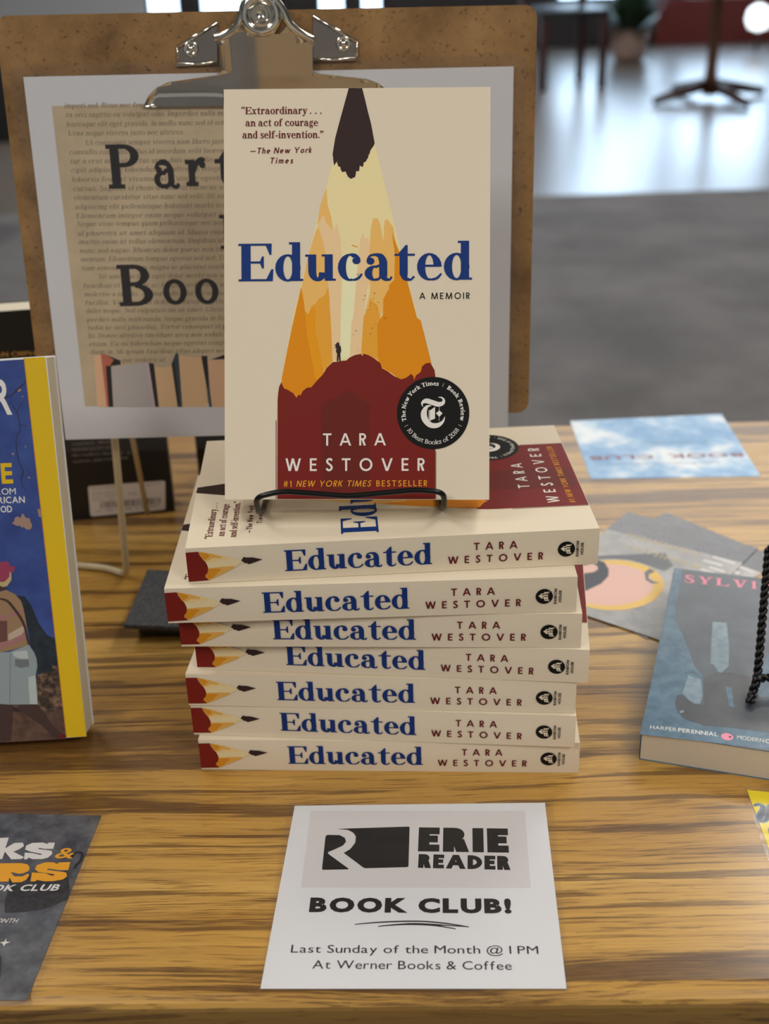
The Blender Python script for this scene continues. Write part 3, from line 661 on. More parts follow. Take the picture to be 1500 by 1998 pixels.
books = [(3.93, 536.74, 1.879, 'topmost book of the flat pencil-cover stack, directly under the black wire stand'),
         (-7.95, 528.93, -.414, 'second book from the top of the pencil-cover stack, jutting furthest left'),
         (-4.92, 532.78, -3.757, 'third book from the top of the pencil-cover stack, maroon cover corner showing at right'),
         (-.2, 536.21, -6.965, 'middle book of the seven stacked paperbacks, jutting out at its right end'),
         (-5.95, 535.24, -5.188, 'third book from the bottom of the pencil-cover stack, its top left corner showing'),
         (-5.61, 534.72, -6.228, 'second book from the bottom of the pencil-cover stack, just above the lowest one'),
         (-2.53, 534.36, -3.806, 'lowest book of the seven stacked paperbacks, lying on the oak table')]
proto = None
for k, (x, y, a, lab) in enumerate(books):
    a = rad(a); ux = Vector((cos(a), sin(a), 0)); uy = Vector((-sin(a), cos(a), 0))
    M = frame(Vector((x, y, (6-k)*(TH+.2)))+ux*L_/2, uy, -ux, Vector((0, 0, 1)))
    if proto is None:
        proto = thing('paperback_book', lab, 'book', M, 'stacked pencil-cover paperbacks')
        paperback_parts(proto, D_, L_, TH, front=cover_art(), spine=spine_art())
    else: copy_tree(proto, M, lab)
STACK = 7*(TH+.2)
o, u, v, n = lean_frame((-13.7, 555.53, STACK+12.4), D_, -2.141, 25.11, -1.024)
sb = copy_tree(proto, frame(o-n*TH, u, v, n), 'cream paperback standing upright on the black wire stand, pencil cover facing out')
del sb['group']

# ================================================================== wire stand on the stack
def smooth_path(pts, r=4., n=5):
    P = [Vector(p) for p in pts]; out = [P[0]]
    for i in range(1, len(P)-1):
        a = (P[i-1]-P[i]); b = (P[i+1]-P[i]); k = min(r, a.length*.45, b.length*.45)
        p, q = P[i]+a.normalized()*k, P[i]+b.normalized()*k
        for j in range(n+1):
            t = j/n; out.append(p*(1-t)**2+P[i]*2*t*(1-t)+q*t*t)
    out.append(P[-1]); return out
z0 = STACK
ws = thing('book_stand', 'black wire book stand holding the upright paperback on top of the stack', 'book stand', Matrix.Translation(W(-16, 580, z0)))
def rel(pts, c=(-16, 580, z0)): return [(x-c[0], y-c[1], z-c[2]) for x, y, z in pts]
m = MB()
bk = lambda s, x: (x, 555.5+18.1+1.9+s*sin(rad(25.1))-(x+14)*.037, z0+12.4-8.4+.6+s*cos(rad(25.1)))
m.tube(smooth_path(rel([(-60, 600, z0+1.6), (-62.5, 566.5, z0+1.6), (-63, 552.5, z0+9), (-63, 547.5, z0+19.5), (-50, 547.3, z0+22.4), (-17, 546.5, z0+18.8), (16, 545.5, z0+21.6), (29.5, 545, z0+20), (29.5, 550, z0+9), (29, 563.5, z0+1.6), (27.5, 598, z0+1.6)]), 5), 1.45, 'black_wire')
m.build('front_rail', ws)
m = MB(); m.tube(smooth_path(rel([(-60, 600, z0+1.6), (-50, 606, z0+12), bk(60, -46), bk(118, -40), bk(118, 12), bk(60, 18), (20, 604, z0+12), (27.5, 598, z0+1.6)]), 6), 1.45, 'black_wire'); m.build('back_frame', ws)
m = MB(); m.tube(rel([(bk(118, -14)[0], bk(118, -14)[1]+3, bk(118, -14)[2]), (-14, 656, z0+1.6)]), 1.45, 'black_wire'); m.build('rear_leg', ws)

# ================================================================== clipboard with poster
CPW, CPH = 279.4, 215.9
o, u, v, n = lean_frame((-59.7, 723.6, 118.9), CPW, .895, 5.835, -.723)
CL = frame(o, u, v, n)
cp = quadmap([(45.4, 150.1), (1002, 129.4), (990.6, 834.6), (127.9, 857.9)], [(0, CPH), (CPW, CPH), (CPW, 0), (0, 0)])
clip = thing('clipboard', 'brown hardboard clipboard with a chrome clip propped behind the stack', 'clipboard', CL)
m = MB(); x0, x1, y0, y1, r = -12.5, CPW+13, 9.5, CPH+32.5, 7
out = []
for (cx, cy, a0) in ((x1-r, y1-r, 0), (x0+r, y1-r, 90), (x0+r, y0+r, 180), (x1-r, y0+r, 270)):
    out += [(cx+r*cos(rad(a0+i*18)), cy+r*sin(rad(a0+i*18))) for i in range(6)]
m.prism(out, -3.9, -.9, 'hardboard'); m.build('board', clip)
# chrome clip
kc = crop(270, 0, 3.0); K = lambda x, y: cp(*kc(x, y))
def sheet(outline, zf, th, mt, mb, nx=30):
    """bent sheet metal: outline in the board plane, height zf(x, y)"""
    bm = bmesh.new(); vs = [bm.verts.new((x, y, 0)) for x, y in outline]; f = bm.faces.new(vs); 
    ys = [p[1] for p in outline]; lo, hi = min(ys), max(ys)
    for i in range(1, nx):
        y = lo+(hi-lo)*i/nx
        bmesh.ops.bisect_plane(bm, geom=bm.verts[:]+bm.edges[:]+bm.faces[:], plane_co=(0, y, 0), plane_no=(0, 1, 0))
    xs = [p[0] for p in outline]; lo, hi = min(xs), max(xs)
    for i in range(1, 16):
        bmesh.ops.bisect_plane(bm, geom=bm.verts[:]+bm.edges[:]+bm.faces[:], plane_co=(lo+(hi-lo)*i/16, 0, 0), plane_no=(1, 0, 0))
    bm.verts.index_update(); V = [(w.co.x, w.co.y, zf(w.co.x, w.co.y)) for w in bm.verts]; F = [[w.index for w in f.verts] for f in bm.faces]
    E_ = [[w.index for w in e.verts] for e in bm.edges if len(e.link_faces) == 1]
    n = len(V); V2 = [(x, y, z-th) for x, y, z in V]
    mb.faces(V+V2, F+[[i+n for i in f] for f in F]+[[a, b, b+n, a+n] for a, b in E_], mt, True); bm.free()
cxm = K(742, 300)[0]; yl = K(0, 630)[1]; yt = K(742, 100)[1]
def zf(x, y):
    t = (y-yl)/(yt-yl)
    if t < .12: return 1.2+ (.12-t)/.12*1.5
    return 1.2+13*max(0, (t-.12)/.88)**1.3+1.8*(1-((x-cxm)/32)**2)*(1 if abs(x-cxm) < 32 else 0)*min(1, t*3)
cb = MB()
half = [(985, 525), (975, 430), (1025, 425), (1032, 260), (1015, 240)]
ol = [(32, 625), (60, 560), (110, 510), (180, 480), (460, 440), (490, 415), (478, 260), (462, 225), (540, 190), (610, 150), (660, 200), (830, 200), (880, 150), (940, 205), (1010, 245), (1028, 265), (1022, 415), (1045, 430), (1340, 462), (1400, 485), (1440, 515), (1465, 560), (1475, 610)]
sheet([K(*p) for p in ol], zf, .8, 'chrome', cb); cb.build('clamp_plate', clip)
cb = MB()
for pts in ([(455, 225, 9), (530, 200, 9), (590, 150, 9), (625, 70, 9), (680, 5, 9), (742, -15, 9), (800, 0, 9), (850, 60, 9), (890, 140, 9), (960, 200, 9), (1025, 235, 9)],):
    q = [(*K(a, b), 15) for a, b, w in pts]; q = cat(q, 5)
    cb.tube([(x, y, 9+6*sin(PI*i/(len(q)-1))) for i, (x, y, _) in enumerate(q)], 2.3, 'chrome', 12)
cb.build('spring_arch', clip)
kx, ky = K(725, 85)
m = MB(); r = 12.2
m.lathe([(r, 0), (r, 8), (r-1.5, 10.5), (r-4, 11), (r-5.5, 9.5), (4.5, 7), (3.6, 4), (0.01, 3.6)], 'chrome', 36, (kx, ky, 6)); m.build('spring_barrel', clip)
for sgn, bo, rv in ((0, [(462, 135), (228, 275), (232, 350), (220, 380), (462, 368)], (308, 285)), (1, [(1022, 95), (1278, 242), (1280, 330), (1278, 345), (1022, 352)], (1200, 255))):
    b_ = MB(); pts = [K(*p) for p in bo]; b_.prism(pts, -.9, .5, 'chrome_dark')
    a, b = pts[0], pts[1]; b_.tube([(a[0], a[1], .8), (b[0], b[1], .8)], 1.1, 'chrome', 8)
    a, b = pts[3], pts[4]; b_.tube([(a[0], a[1], .8), (b[0], b[1], .8)], 1.0, 'chrome', 8); a, b = pts[1], pts[2]; b_.tube([(a[0], a[1], .6), (b[0], b[1], .6)], .6, 'chrome', 8)
    br = b_.build('clip_bracket', clip)
    rx, ry = K(*rv); q = MB(); q.lathe([(4.4, 0), (4.2, 1.4), (3.2, 2.0), (2.6, 1.2), (2.2, 1.3), (1.4, 2.2), (.01, 2.5)], 'chrome', 24, (rx, ry, .5)); rv_ = q.build('rivet', br)
# poster in its film pouch: a thing held by the clip
po = thing('laminated_poster', 'laminated white poster with large black letters over italic text, held by the clipboard', 'poster', CL)
A = Art(cp); c1 = crop(0, 0, 3.0); ca = crop(0, 430, 3.3333)
A.poly([(101, 207), (940, 190), (925, 776), (166, 793)], 'parchment', 1)
def line(c, s, x, y, ex=441):
    px, py = c(x, y); A.text(serif, s, (px, py), (ex, py-(ex-px)*.012), 2.9, 'poster_ink', 2, slant=.22, w=.15, h=.06)
for s, x, y, *e in [('imperi sed. Risus nec feugiat', 375, 634, 302), ('ra orci sagittis eu volutpat odio. Imperdiet nulla me', 385, 687), ('lentesque elit eget gravida. In mollis nunc sed id sem', 388, 742), ('Urna neque viverra justo nec ultrices.', 398, 795, 359), ('Ut consequat semper viverra nam libero justo', 500, 850), ('convallis convallis tellus id interdum velit laoreet', 405, 905), ('tur a erat nam at lectus urna duis convallis con', 410, 958), ('cipit adipiscing bibendum est ultricies integer.', 415, 1010), ('lobortis feugiat vivamus at. Quisque egestas', 420, 1065), ('cursus. Sagittis id rhoncus mattis rhoncus ur', 428, 1118), ('elementum curabitur vitae nunc sed velit. Sit am', 432, 1170), ('adipiscing elit pellentesque habitant morbi tris', 437, 1225), ('Elementum integer enim neque volutpat ac', 445, 1278), ('Neque vitae tempus quam pellentesque nec nam', 450, 1325)]: line(c1, s, x, y, *e)
for s, x, y, *e in [('ul pharetra sit amet aliquam id. Massa enim', 505, 100), ('mattis enim at tellus elementum. Dapibus ult', 512, 155), ('nunc sed augue. Rhoncus dolor purus non cur', 518, 212), ('mentum. Elementum tempus egestas sed sed. Tu', 523, 268), ('tium aenean pharetra magna ac placerat vestib', 528, 325), ('Sit amet facilisis eget dolor morbi non ar', 638, 380), ('faucibus et molestie ac feugiat sed. Nulla ur', 540, 440), ('molestie a iaculis. At imperdiet dui accumsan', 547, 495), ('facilisi. Velit sed ut dolor ultrices sagittis', 553, 550), ('dales neque. Sed vulputate mi sit amet. Ultrice', 557, 603), ('perdiet nulla malesuada. Neque gravida in fer', 565, 660), ('tudin ac orci phasellus. Tortor consequat id p', 568, 712), ('lis. Donec ultrices tincidunt arcu non sodales', 573, 765), ('etiam. Eu mi bibendum neque egestas congu', 580, 818), ('diam in. Mi ipsum faucibus vitae aliquet nec', 585, 870), ('que sodales ut', 790, 922, 322)]: line(ca, s, x, y, *e)
cap = 25.
for ch, xa, xb, y, kw in [('P', 213, 277, 368.5, {}), ('a', 302, 349, 367, {}), ('r', 364, 403, 363.5, {}), ('t', 421, 460, 362, {}), ('I', 431, 461, 486, {}), ('B', 234, 301, 597.5, {}), ('o', 320, 364.5, 594, {}), ('o', 382, 426.5, 593, {})]:
    A.text(serif, ch, (xa, y), (xb, y-(xb-xa)*.02), cap if ch != 'I' else 20, 'poster_black', 4, w=.15 if ch in 'PBI' else .16, h=.1, X=.6)
for m_, pts in [('book_peach', [(612, 882), (660, 868), (700, 1213), (632, 1213)]), ('ribbon_black', [(680, 870), (785, 912), (785, 938), (690, 952)]), ('book_red', [(655, 862), (700, 880), (740, 905), (715, 945), (690, 950), (708, 1213), (695, 1213)]), ('ribbon_black', [(688, 945), (722, 948), (738, 1213), (708, 1213)]), ('book_grey', [(722, 952), (850, 938), (965, 922), (1010, 1213), (737, 1213)]), ('book_pink', [(952, 924), (966, 922), (1010, 1213), (998, 1213)]), ('ribbon_black', [(965, 925), (1000, 930), (1033, 1213), (1010, 1213)]), ('book_cream', [(1006, 948), (1060, 956), (1125, 945), (1155, 1213), (1033, 1213)]), ('book_slate', [(1115, 935), (1130, 895), (1145, 860), (1160, 868), (1186, 1213), (1155, 1213)]), ('ribbon_black', [(1118, 935), (1132, 900), (1172, 1213), (1157, 1213)]), ('book_cream', [(1163, 878), (1240, 885), (1320, 893), (1350, 1213), (1186, 1213)]), ('ribbon_black', [(1308, 882), (1348, 880), (1362, 1090), (1345, 1090)]), ('book_slate', [(1345, 1090), (1362, 1090), (1378, 1213), (1360, 1213)]), ('book_peach', [(1350, 912), (1450, 905), (1500, 905), (1500, 1213), (1378, 1213)]), ('ribbon_black', [(1370, 905), (1450, 876), (1500, 870), (1500, 900)])]:
    A.poly([ca(*p) for p in pts], m_, 3)
m = MB(); m.box(0, CPW, 0, CPH, 0, .12, 'paper_white'); m.art(A, lambda x, y, z: (x, y, .14+z)); m.build('printed_sheet', po)
m = MB(); x0, x1, y0, y1, r = -7, CPW+6.5, -8.5, CPH+6.5, 5; out = []
for (cx, cy, a0) in ((x1-r, y1-r, 0), (x0+r, y1-r, 90), (x0+r, y0+r, 180), (x1-r, y0+r, 270)): out += [(cx+r*cos(rad(a0+i*18)), cy+r*sin(rad(a0+i*18))) for i in range(6)]
m.faces([(x, y, .62) for x, y in out], tessellate_polygon([[Vector((x, y, 0)) for x, y in out]]), 'clear_film'); m.build('clear_pouch', po)
# easel behind the clipboard
ez = thing('wire_easel', 'worn off-white wire easel holding up the clipboard, feet on the table', 'easel', Matrix.Translation(W(-60, 790, 0)))
R2 = lambda pts: rel(pts, (-60, 790, 0))
for sx in (-1, 1):
    xx = lambda d: -60+sx*d
    m = MB(); m.tube(smooth_path(R2([(xx(110), 745, 240), (xx(113), 742, 118), (xx(118.5), 748, 22), (xx(121), 755, 2.8), (xx(136), 766, 2.8), (xx(162), 772, 3.2)]), 9), 2.4, 'white_wire'); m.build('front_leg', ez)
    m = MB(); m.tube(R2([(xx(110), 748, 240), (xx(112), 775, 150), (xx(121), 848, 4)]), 1.9, 'white_wire'); lg = m.build('rear_leg', ez)
m = MB(); m.tube(R2([(-170, 745, 238), (50, 745, 238)]), 2.2, 'white_wire'); m.build('crossbar', ez)
for x in (-173, 53): m = MB(); m.tube(R2([(x, 743, 126), (x, 725.5, 126)]), 1.6, 'white_wire'); m.build('ledge_hook', ez)

# ================================================================== blue and yellow book at the left
BW, BL_ = 132*1.035, 203.2*1.035; BT = 21
o, u, v, n = lean_frame((-238.28, 561.01, 1.72), BW, 1.58, 17.13, 1.17)
bb = thing('paperback_book', 'blue and yellow paperback leaning at the left edge, walking person on its cover', 'book', frame(o-n*BT+Vector((0, 0, 5)), u, v, n))
bp_ = quadmap([(-413.3, 745.8), (93, 714.1), (171, 1451.1), (-309.3, 1484.3)], [(0, BL_), (BW, BL_), (BW, 0), (0, 0)])
A = Art(bp_); cb_ = crop(0, 680, 4.995); cc = crop(0, 1050, 4.646)
B1 = lambda pts, m, l: A.poly([cb_(*p) for p in pts], m, l); B2 = lambda pts, m, l: A.poly([cc(*p) for p in pts], m, l)
A.items.append(('wall_blue', 1, rect(.5, .5, BW-1, BL_-.5)))
A.poly([(50, 716), (91, 714), (171, 1451), (132.5, 1453)], 'cover_yellow', 3)
A.poly([(49, 716), (50.5, 716), (133, 1453), (131.5, 1453)], 'cover_edge', 4)
B2([(-900, 1360), (350, 1310), (345, 1250), (300, 1130), (270, 900), (200, 760), (165, 590), (240, 600), (300, 690), (370, 850), (440, 950), (515, 980), (545, 1250), (600, 1880), (-900, 1960)], 'foliage_print', 2)
B2(jag([(-900, 1420), (-400, 1380), (340, 1330), (400, 1290), (470, 1290), (490, 1220), (525, 1240), (555, 1310), (588, 1640), (400, 1640), (-900, 1700)], 14, 5, 21), 'rubble', 2.4)
B2([(-900, 1700), (200, 1640), (590, 1635), (610, 1885), (-900, 1970)], 'earth_print', 2.6)
# wall cracks and flakes
for pts in ([(270, 400, 5), (235, 440, 9), (180, 490, 12), (120, 545, 6), (60, 560, 12), (0, 575, 8)], [(110, 590, 4), (140, 650, 4), (178, 695, 6), (198, 760, 5), (208, 830, 6), (205, 890, 6), (180, 920, 5), (172, 1010, 5), (185, 1110, 8), (205, 1200, 6), (240, 1280, 9), (220, 1380, 6), (270, 1470, 5)], [(205, 832, 4), (280, 836, 4)], [(180, 695, 3), (230, 620, 3), (250, 590, 3)]):
    for p in stroke([(*bp_(*cb_(x, y)), w*.062) for x, y, w in pts], 4): A.items.append(('crack', 6, p))
B1(jag([(130, 1780), (175, 1720), (215, 1730), (235, 1670), (255, 1720), (300, 1730), (330, 1800), (310, 1850), (260, 1830), (215, 1810), (165, 1800)], 7, 4, 5), 'peel', 6)
B1(jag([(380, 1650), (400, 1640), (425, 1700), (428, 1730), (395, 1720)], 5, 3, 6), 'peel', 6)
for x, y, s in [(140, 1110, 14), (265, 1040, 9), (298, 1340, 12), (325, 1275, 5), (210, 490, 16), (235, 555, 8), (195, 500, 12)]: B1(jag([(x-s, y), (x, y-s), (x+s, y-s*.2), (x+s*.4, y+s)], 3, 3, int(x)), 'peel', 6.5)
# lettering
tl = lambda s, x0, y0, x1, y1, cap, m, **k: A.text(bglyph, s, cb_(x0, y0), cb_(x1, y1), cap, m, 7, **k)
tl('R', -40, 722, 150, 720, 18.5, 'cover_white', off=.02); tl('TREVO', -1020, 780, -70, 730, 18.5, 'cover_white', off=.02)
tl('E', 35, 1392, 155, 1388, 10.5, 'cover_yellow', off=.03); tl('CRIM', -560, 1420, 5, 1396, 10.5, 'cover_yellow', off=.03)
tl('FROM', -70, 1508, 175, 1502, 3.5, 'cover_white'); tl('AFRICAN', -110, 1592, 262, 1583, 3.5, 'cover_white', off=.015); tl('HOOD', -90, 1680, 138, 1674, 3.5, 'cover_white', off=.015)
tl('R', -10, 320, 8, 320, 2.8, 'cover_white')
# pictured walker
B2([(-20, 300), (30, 290), (80, 330), (118, 395), (118, 450), (80, 505), (40, 515), (-30, 480)], 'wrap_cream', 7)
B2([(-20, 295), (35, 288), (80, 282), (100, 300), (100, 325), (145, 325), (150, 345), (130, 390), (100, 375), (100, 420), (60, 465), (30, 470), (-20, 460)], 'wrap_pink', 8)
B2([(-20, 480), (40, 515), (80, 520), (60, 540), (0, 560), (-20, 560)], 'skin', 6.5)
B2([(-150, 640), (0, 560), (70, 540), (150, 580), (205, 640), (228, 710), (245, 800), (265, 930), (280, 1035), (150, 1075), (0, 1110), (-150, 1100)], 'shirt', 7)
B2([(90, 760), (225, 705), (232, 740), (110, 790)], 'shirt_pink', 8); B2([(-100, 765), (80, 770), (78, 810), (-100, 810)], 'shirt_pink', 8)
B2([(90, 940), (230, 860), (240, 900), (200, 960), (90, 1010)], 'shirt_light', 8); B2([(-60, 1040), (90, 1000), (240, 930), (245, 980), (90, 1050), (-60, 1090)], 'shirt_pink', 8.3)
B2([(-100, 820), (80, 820), (80, 1000), (-100, 1040)], 'skin_light', 7.5)
for pts in ([(0, 618, 14), (80, 640, 22), (150, 720, 24), (205, 800, 24), (240, 880, 22), (262, 980, 20), (275, 1035, 16)],):
    for p in stroke([(*bp_(*cc(x, y)), w*.062) for x, y, w in pts], 4): A.items.append(('strap_print', 9, p))
B2([(-120, 1110), (100, 1100), (275, 1035), (320, 1100), (345, 1160), (352, 1230), (335, 1310), (345, 1420), (355, 1572), (100, 1575), (-120, 1560)], 'skirt', 8)
for p in stroke([(*bp_(*cc(x, y)), w*.062) for x, y, w in [(108, 1110, 5), (105, 1300, 5), (103, 1570, 5)]], 2): A.items.append(('skirt_dark', 9, p))
B2([(130, 1100), (260, 1085), (272, 1160), (200, 1160), (140, 1140)], 'skirt_light', 9); B2([(150, 1165), (275, 1170), (278, 1230), (200, 1245), (150, 1225)], 'skirt_dark', 9)
B2([(270, 1330), (335, 1310), (345, 1420), (355, 1572), (285, 1572), (275, 1450)], 'skirt_light', 9)
B2([(-60, 1565), (125, 1575), (130, 1700), (110, 1900), (20, 1910), (-20, 1750)], 'skin', 7.6); B2([(175, 1575), (350, 1575), (430, 1680), (520, 1800), (610, 1850), (612, 1882), (510, 1884), (400, 1770), (280, 1690), (200, 1640)], 'skin', 7.6); B2([(545, 1835), (600, 1840), (611, 1882), (545, 1884)], 'shoe_print', 8)
paperback_parts(bb, BW, BL_, BT, 'left', 'paper_white', 'page_edges', A, None, 'paper_white')

# ================================================================== black books behind the clipboard
def black_book(name, lab, origin, yaw, w, l, t, art, lean=0.):
    y_ = rad(yaw); ux = Vector((cos(y_), sin(y_), 0)); b = Vector((-sin(y_), cos(y_), 0)); up = Vector((0, 0, cos(rad(lean))))+b*sin(rad(lean)); n = ux.cross(up)
    r = thing(name, lab, 'book', frame(Vector(origin)-n*t, ux, up, n))
    paperback_parts(r, w, l, t, 'right', 'black_cover', 'page_edges', art, None, 'black_cover'); return r
A = Art()
kb = crop(120, 840, 4.412)
A.f = quadmap([(0, 608), (75, 603), (341, 998), (146, 1016)], [(36.5, 168), (63, 168), (132, 0), (57, 0)])
A.text(geo, 'AN ORPHAN', (-30, 697), (77, 693), 3.4, 'cover_gold', 2, t=.13); A.text(geo, 'A N', (51, 685), (80, 683), 3.2, 'cover_gold', 2, mode='track', t=.13)
q = lambda pts: [kb(*p) for p in pts]
A.poly(q([(205, 488), (215, 478), (860, 430), (875, 440), (893, 670), (880, 682), (260, 740), (240, 730)]), 'label_white', 2)
rb = random.Random(4); x = 320
while x < 840:
    w = rb.choice([6, 9, 14]); y = 612-(x-320)*.075
    A.poly(q([(x, y), (x+w, y-1), (x+w+4, y+58), (x+4, y+59)]), 'label_ink', 3); x += w+rb.choice([6, 9, 14])
for s, xa, ya, xb, yb, c in [('Werner Books', 230, 505, 460, 490, 1.5), ('$14.99', 712, 472, 838, 462, 1.5), ('Trade Paperback', 240, 545, 520, 528, 1.5), ('The Orphan   The', 245, 575, 640, 545, 1.5), ('Suspense / New', 250, 600, 450, 588, 1.3), ('90  780  80  80  0  101  887', 285, 702, 830, 655, 1.3)]:
    A.text(bglyph, s, kb(xa, ya), kb(xb, yb), c, 'label_ink', 3)
for s, xa, ya, xb, yb in [('vanished.  Blood', 50, 125, 385, 102), ('introducing her and', 50, 172, 400, 150), ('she realizes that The  p', 48, 222, 560, 195), ('secrets, and even what', 62, 275, 545, 240)]:
    A.text(serif, s, kb(xa, ya), kb(xb, yb), 2.3, 'small_white', 2, w=.14, h=.06)
yaw = math.degrees(math.atan2(10.2, 75.1))
black_book('paperback_book', 'black paperback with a white price label standing behind the clipboard', (-161.9-132*cos(rad(yaw)), 858.3-132*sin(rad(yaw)), 0), yaw, 132, 168, 22, A)
black_book('paperback_book', 'dark paperback hidden behind the stack, a black strip showing at its left', (-148, 905, 0), 6, 110, 150, 22, Art())

# ================================================================== felt pad, cards and flyers on the table
m = MB(); Mx = Matrix.Translation((-128, 706, 8)) @ Matrix.Rotation(rad(-3), 4, 'Z') @ Matrix.Rotation(rad(3), 4, 'Y')
m.box(-38, 36, -36, 36, 0, 3.4, 'felt', 1.1, Mx); m.box(-30, 34, -31, 34, -7, -.2, 'black_cover', 1., Mx)
o_ = m.build('felt_pad', None); o_.location = (0, 0, T); tag(o_, 'dark grey felt-like pad half hidden behind the left side of the stack', 'pad')

TM = quadmap([(0, 1000), (1500, 1000), (1500, 1950), (0, 1950)], [(-299.16, 866.62), (287.19, 823.51), (155.87, 373.97), (-173.42, 387.56)])
def card(name, lab, catg, c, z, sheet_q, sheet_mat, A, film_q=None, group=None, thick=.25):
    """flat print lying on the table around the point c"""
    r = thing(name, lab, catg, Matrix.Translation(W(c[0], c[1], z)), group)
    m = MB(); q = [(x-c[0], y-c[1]) for x, y in sheet_q]; m.prism(q, .08, .08+thick, sheet_mat)
    m.art(A, lambda x, y, k: (x-c[0], y-c[1], .1+thick+k)); m.build('printed_sheet', r)
    if film_q:
        f = MB(); q = [(x-c[0], y-c[1]) for x, y in film_q]; f.faces([(x, y, 1.0) for x, y in q], [tuple(range(len(q)))], 'clear_film'); f.build('clear_pouch', r)
    return r
# the book club sign in front
ks = crop(480, 1540, 2.2727); A = Art(lambda x, y: TM(*ks(x, y)))
A.poly([(287, 97), (1235, 97), (1262, 440), (245, 437)], 'paper_panel', 1)
A.poly([(405, 178), (722, 168), (725, 173), (720, 343), (715, 348), (530, 353), (520, 350), (433, 285), (462, 268), (484, 240), (487, 212), (475, 195), (452, 183)], 'print_black', 3)
A.poly([(355, 208), (362, 205), (415, 206), (438, 218), (443, 235), (430, 252), (400, 266), (362, 282), (366, 290), (455, 355), (452, 358), (340, 360), (337, 355), (352, 215)], 'print_black', 3)
A.text(geo, 'ERIE', (762, 278), (1170, 284), 17.5, 'print_black', 3, t=.31)
A.text(geo, 'READER', (762, 351), (1175, 361), 9.6, 'print_black', 3, t=.29)
A.text(bglyph, 'BOOK CLUB!', (279, 543), (1183, 549), 8.3, 'print_black', 3, off=.055)
A.text(bglyph, 'Last Sunday of the Month @ 1 PM', (198, 727), (1300, 733), 4.7, 'print_black', 3)
A.text(bglyph, 'At Werner Books & Coffee', (293, 798), (1182, 804), 4.9, 'print_black', 3)
for pts in ([(482, 602, 5), (600, 592, 8), (760, 588, 8), (880, 597, 8), (988, 613, 5)], [(585, 611, 5), (680, 602, 9), (780, 600, 9), (988, 613, 4)], [(600, 608, 4), (720, 602, 7), (830, 606, 8), (930, 622, 5)]):
    for p in stroke([(*TM(*ks(x, y)), w*.1) for x, y, w in pts], 5): A.items.append(('print_black', 3, p))
card('laminated_sign', 'white laminated book club sign with bold black lettering, lying in front of the stack', 'sign', (9, 446), 0,
     [TM(575, 1573), TM(1063, 1567), TM(1105, 1930), TM(508, 1930)], 'paper_white', A, [TM(563, 1570), TM(1077, 1561), TM(1114, 1939), TM(503, 1935)])
# dark book club card at the left
kd = crop(0, 1560, 4.562); A = Art(lambda x, y: TM(*kd(x, y)))
S = lambda pts, m, l: A.poly(pts, m, l)
S([(90, 700), (600, 640), (625, 810), (605, 895), (400, 980), (200, 1010), (45, 1015), (40, 930), (60, 860)], 'slate_print_dark', 1); 
for p in stroke([(*TM(*kd(x, y)), 1.6) for x, y in [(640, 520), (668, 484), (712, 476), (735, 500), (715, 555), (680, 590), (668, 620)]], 5): A.items.append(('ribbon_black', 2, p))
for p in stroke([(*TM(*kd(x, y)), .9) for x, y in [(90, 700), (130, 850), (300, 870), (500, 830), (600, 780)]], 5): A.items.append(('ribbon_black', 2, p))
def T_(s, x0, y0, x1, y1, cap, m, off=.0, slant=.25, font=bglyph, **k): A.text(font, s, (x0, y0), (x1, y1), cap, m, 4, slant=slant, **(dict(off=off) if font is bglyph else k))

S([(-60, 350), (80, 345), (48, 440), (130, 392), (205, 390), (215, 420), (170, 450), (120, 470), (180, 500), (215, 520), (190, 535), (100, 538), (70, 500), (45, 470), (20, 536), (-80, 536)], 'cover_white', 4)
S([(290, 392), (380, 388), (425, 402), (432, 390), (490, 390), (475, 445), (400, 446), (350, 436), (340, 446), (460, 462), (466, 490), (430, 522), (380, 536), (290, 537), (255, 522), (245, 538), (215, 538), (222, 478), (300, 484), (360, 500), (380, 492), (270, 470), (225, 452), (235, 415)], 'cover_white', 5)
T_('&', 480, 527, 660, 530, 7.5, 'card_orange', .012, .1)

S([(-120, 575), (190, 572), (245, 582), (265, 610), (258, 640), (215, 660), (170, 668), (120, 655), (95, 655), (130, 690), (200, 690), (250, 665), (262, 680), (235, 720), (190, 742), (110, 744), (85, 700), (75, 735), (-140, 740)], 'card_orange', 4)
S([(400, 566), (470, 564), (515, 580), (525, 566), (628, 562), (608, 634), (520, 634), (430, 620), (415, 632), (590, 655), (598, 690), (560, 718), (480, 732), (400, 735), (330, 722), (315, 735), (272, 735), (285, 655), (400, 662), (470, 686), (490, 672), (340, 650), (312, 625), (330, 590)], 'card_orange', 5)
T_('BOOK CLUB', -290, 822, 520, 815, 4.1, 'cover_white', .03); T_('MONTH', -90, 1102, 150, 1103, 2.7, 'cover_white', .01)
S([(0, 1280), (40, 1270), (60, 1240), (55, 1270), (95, 1275), (50, 1290), (35, 1315), (25, 1288)], 'cover_white', 4)
S([(-30, 1390), (5, 1385), (18, 1420), (15, 1520), (5, 1600), (-30, 1600)], 'ribbon_black', 3)
card('laminated_card', 'dark grey laminated book club card with white and orange lettering at the lower left', 'card', (-190, 445), 0,
     [(-262, 511), TM(0, 1588), TM(198, 1592), TM(52, 1953), (-262, 392)], 'slate_print', A, [(-266, 514), TM(212, 1586), TM(62, 1966), (-266, 386)])
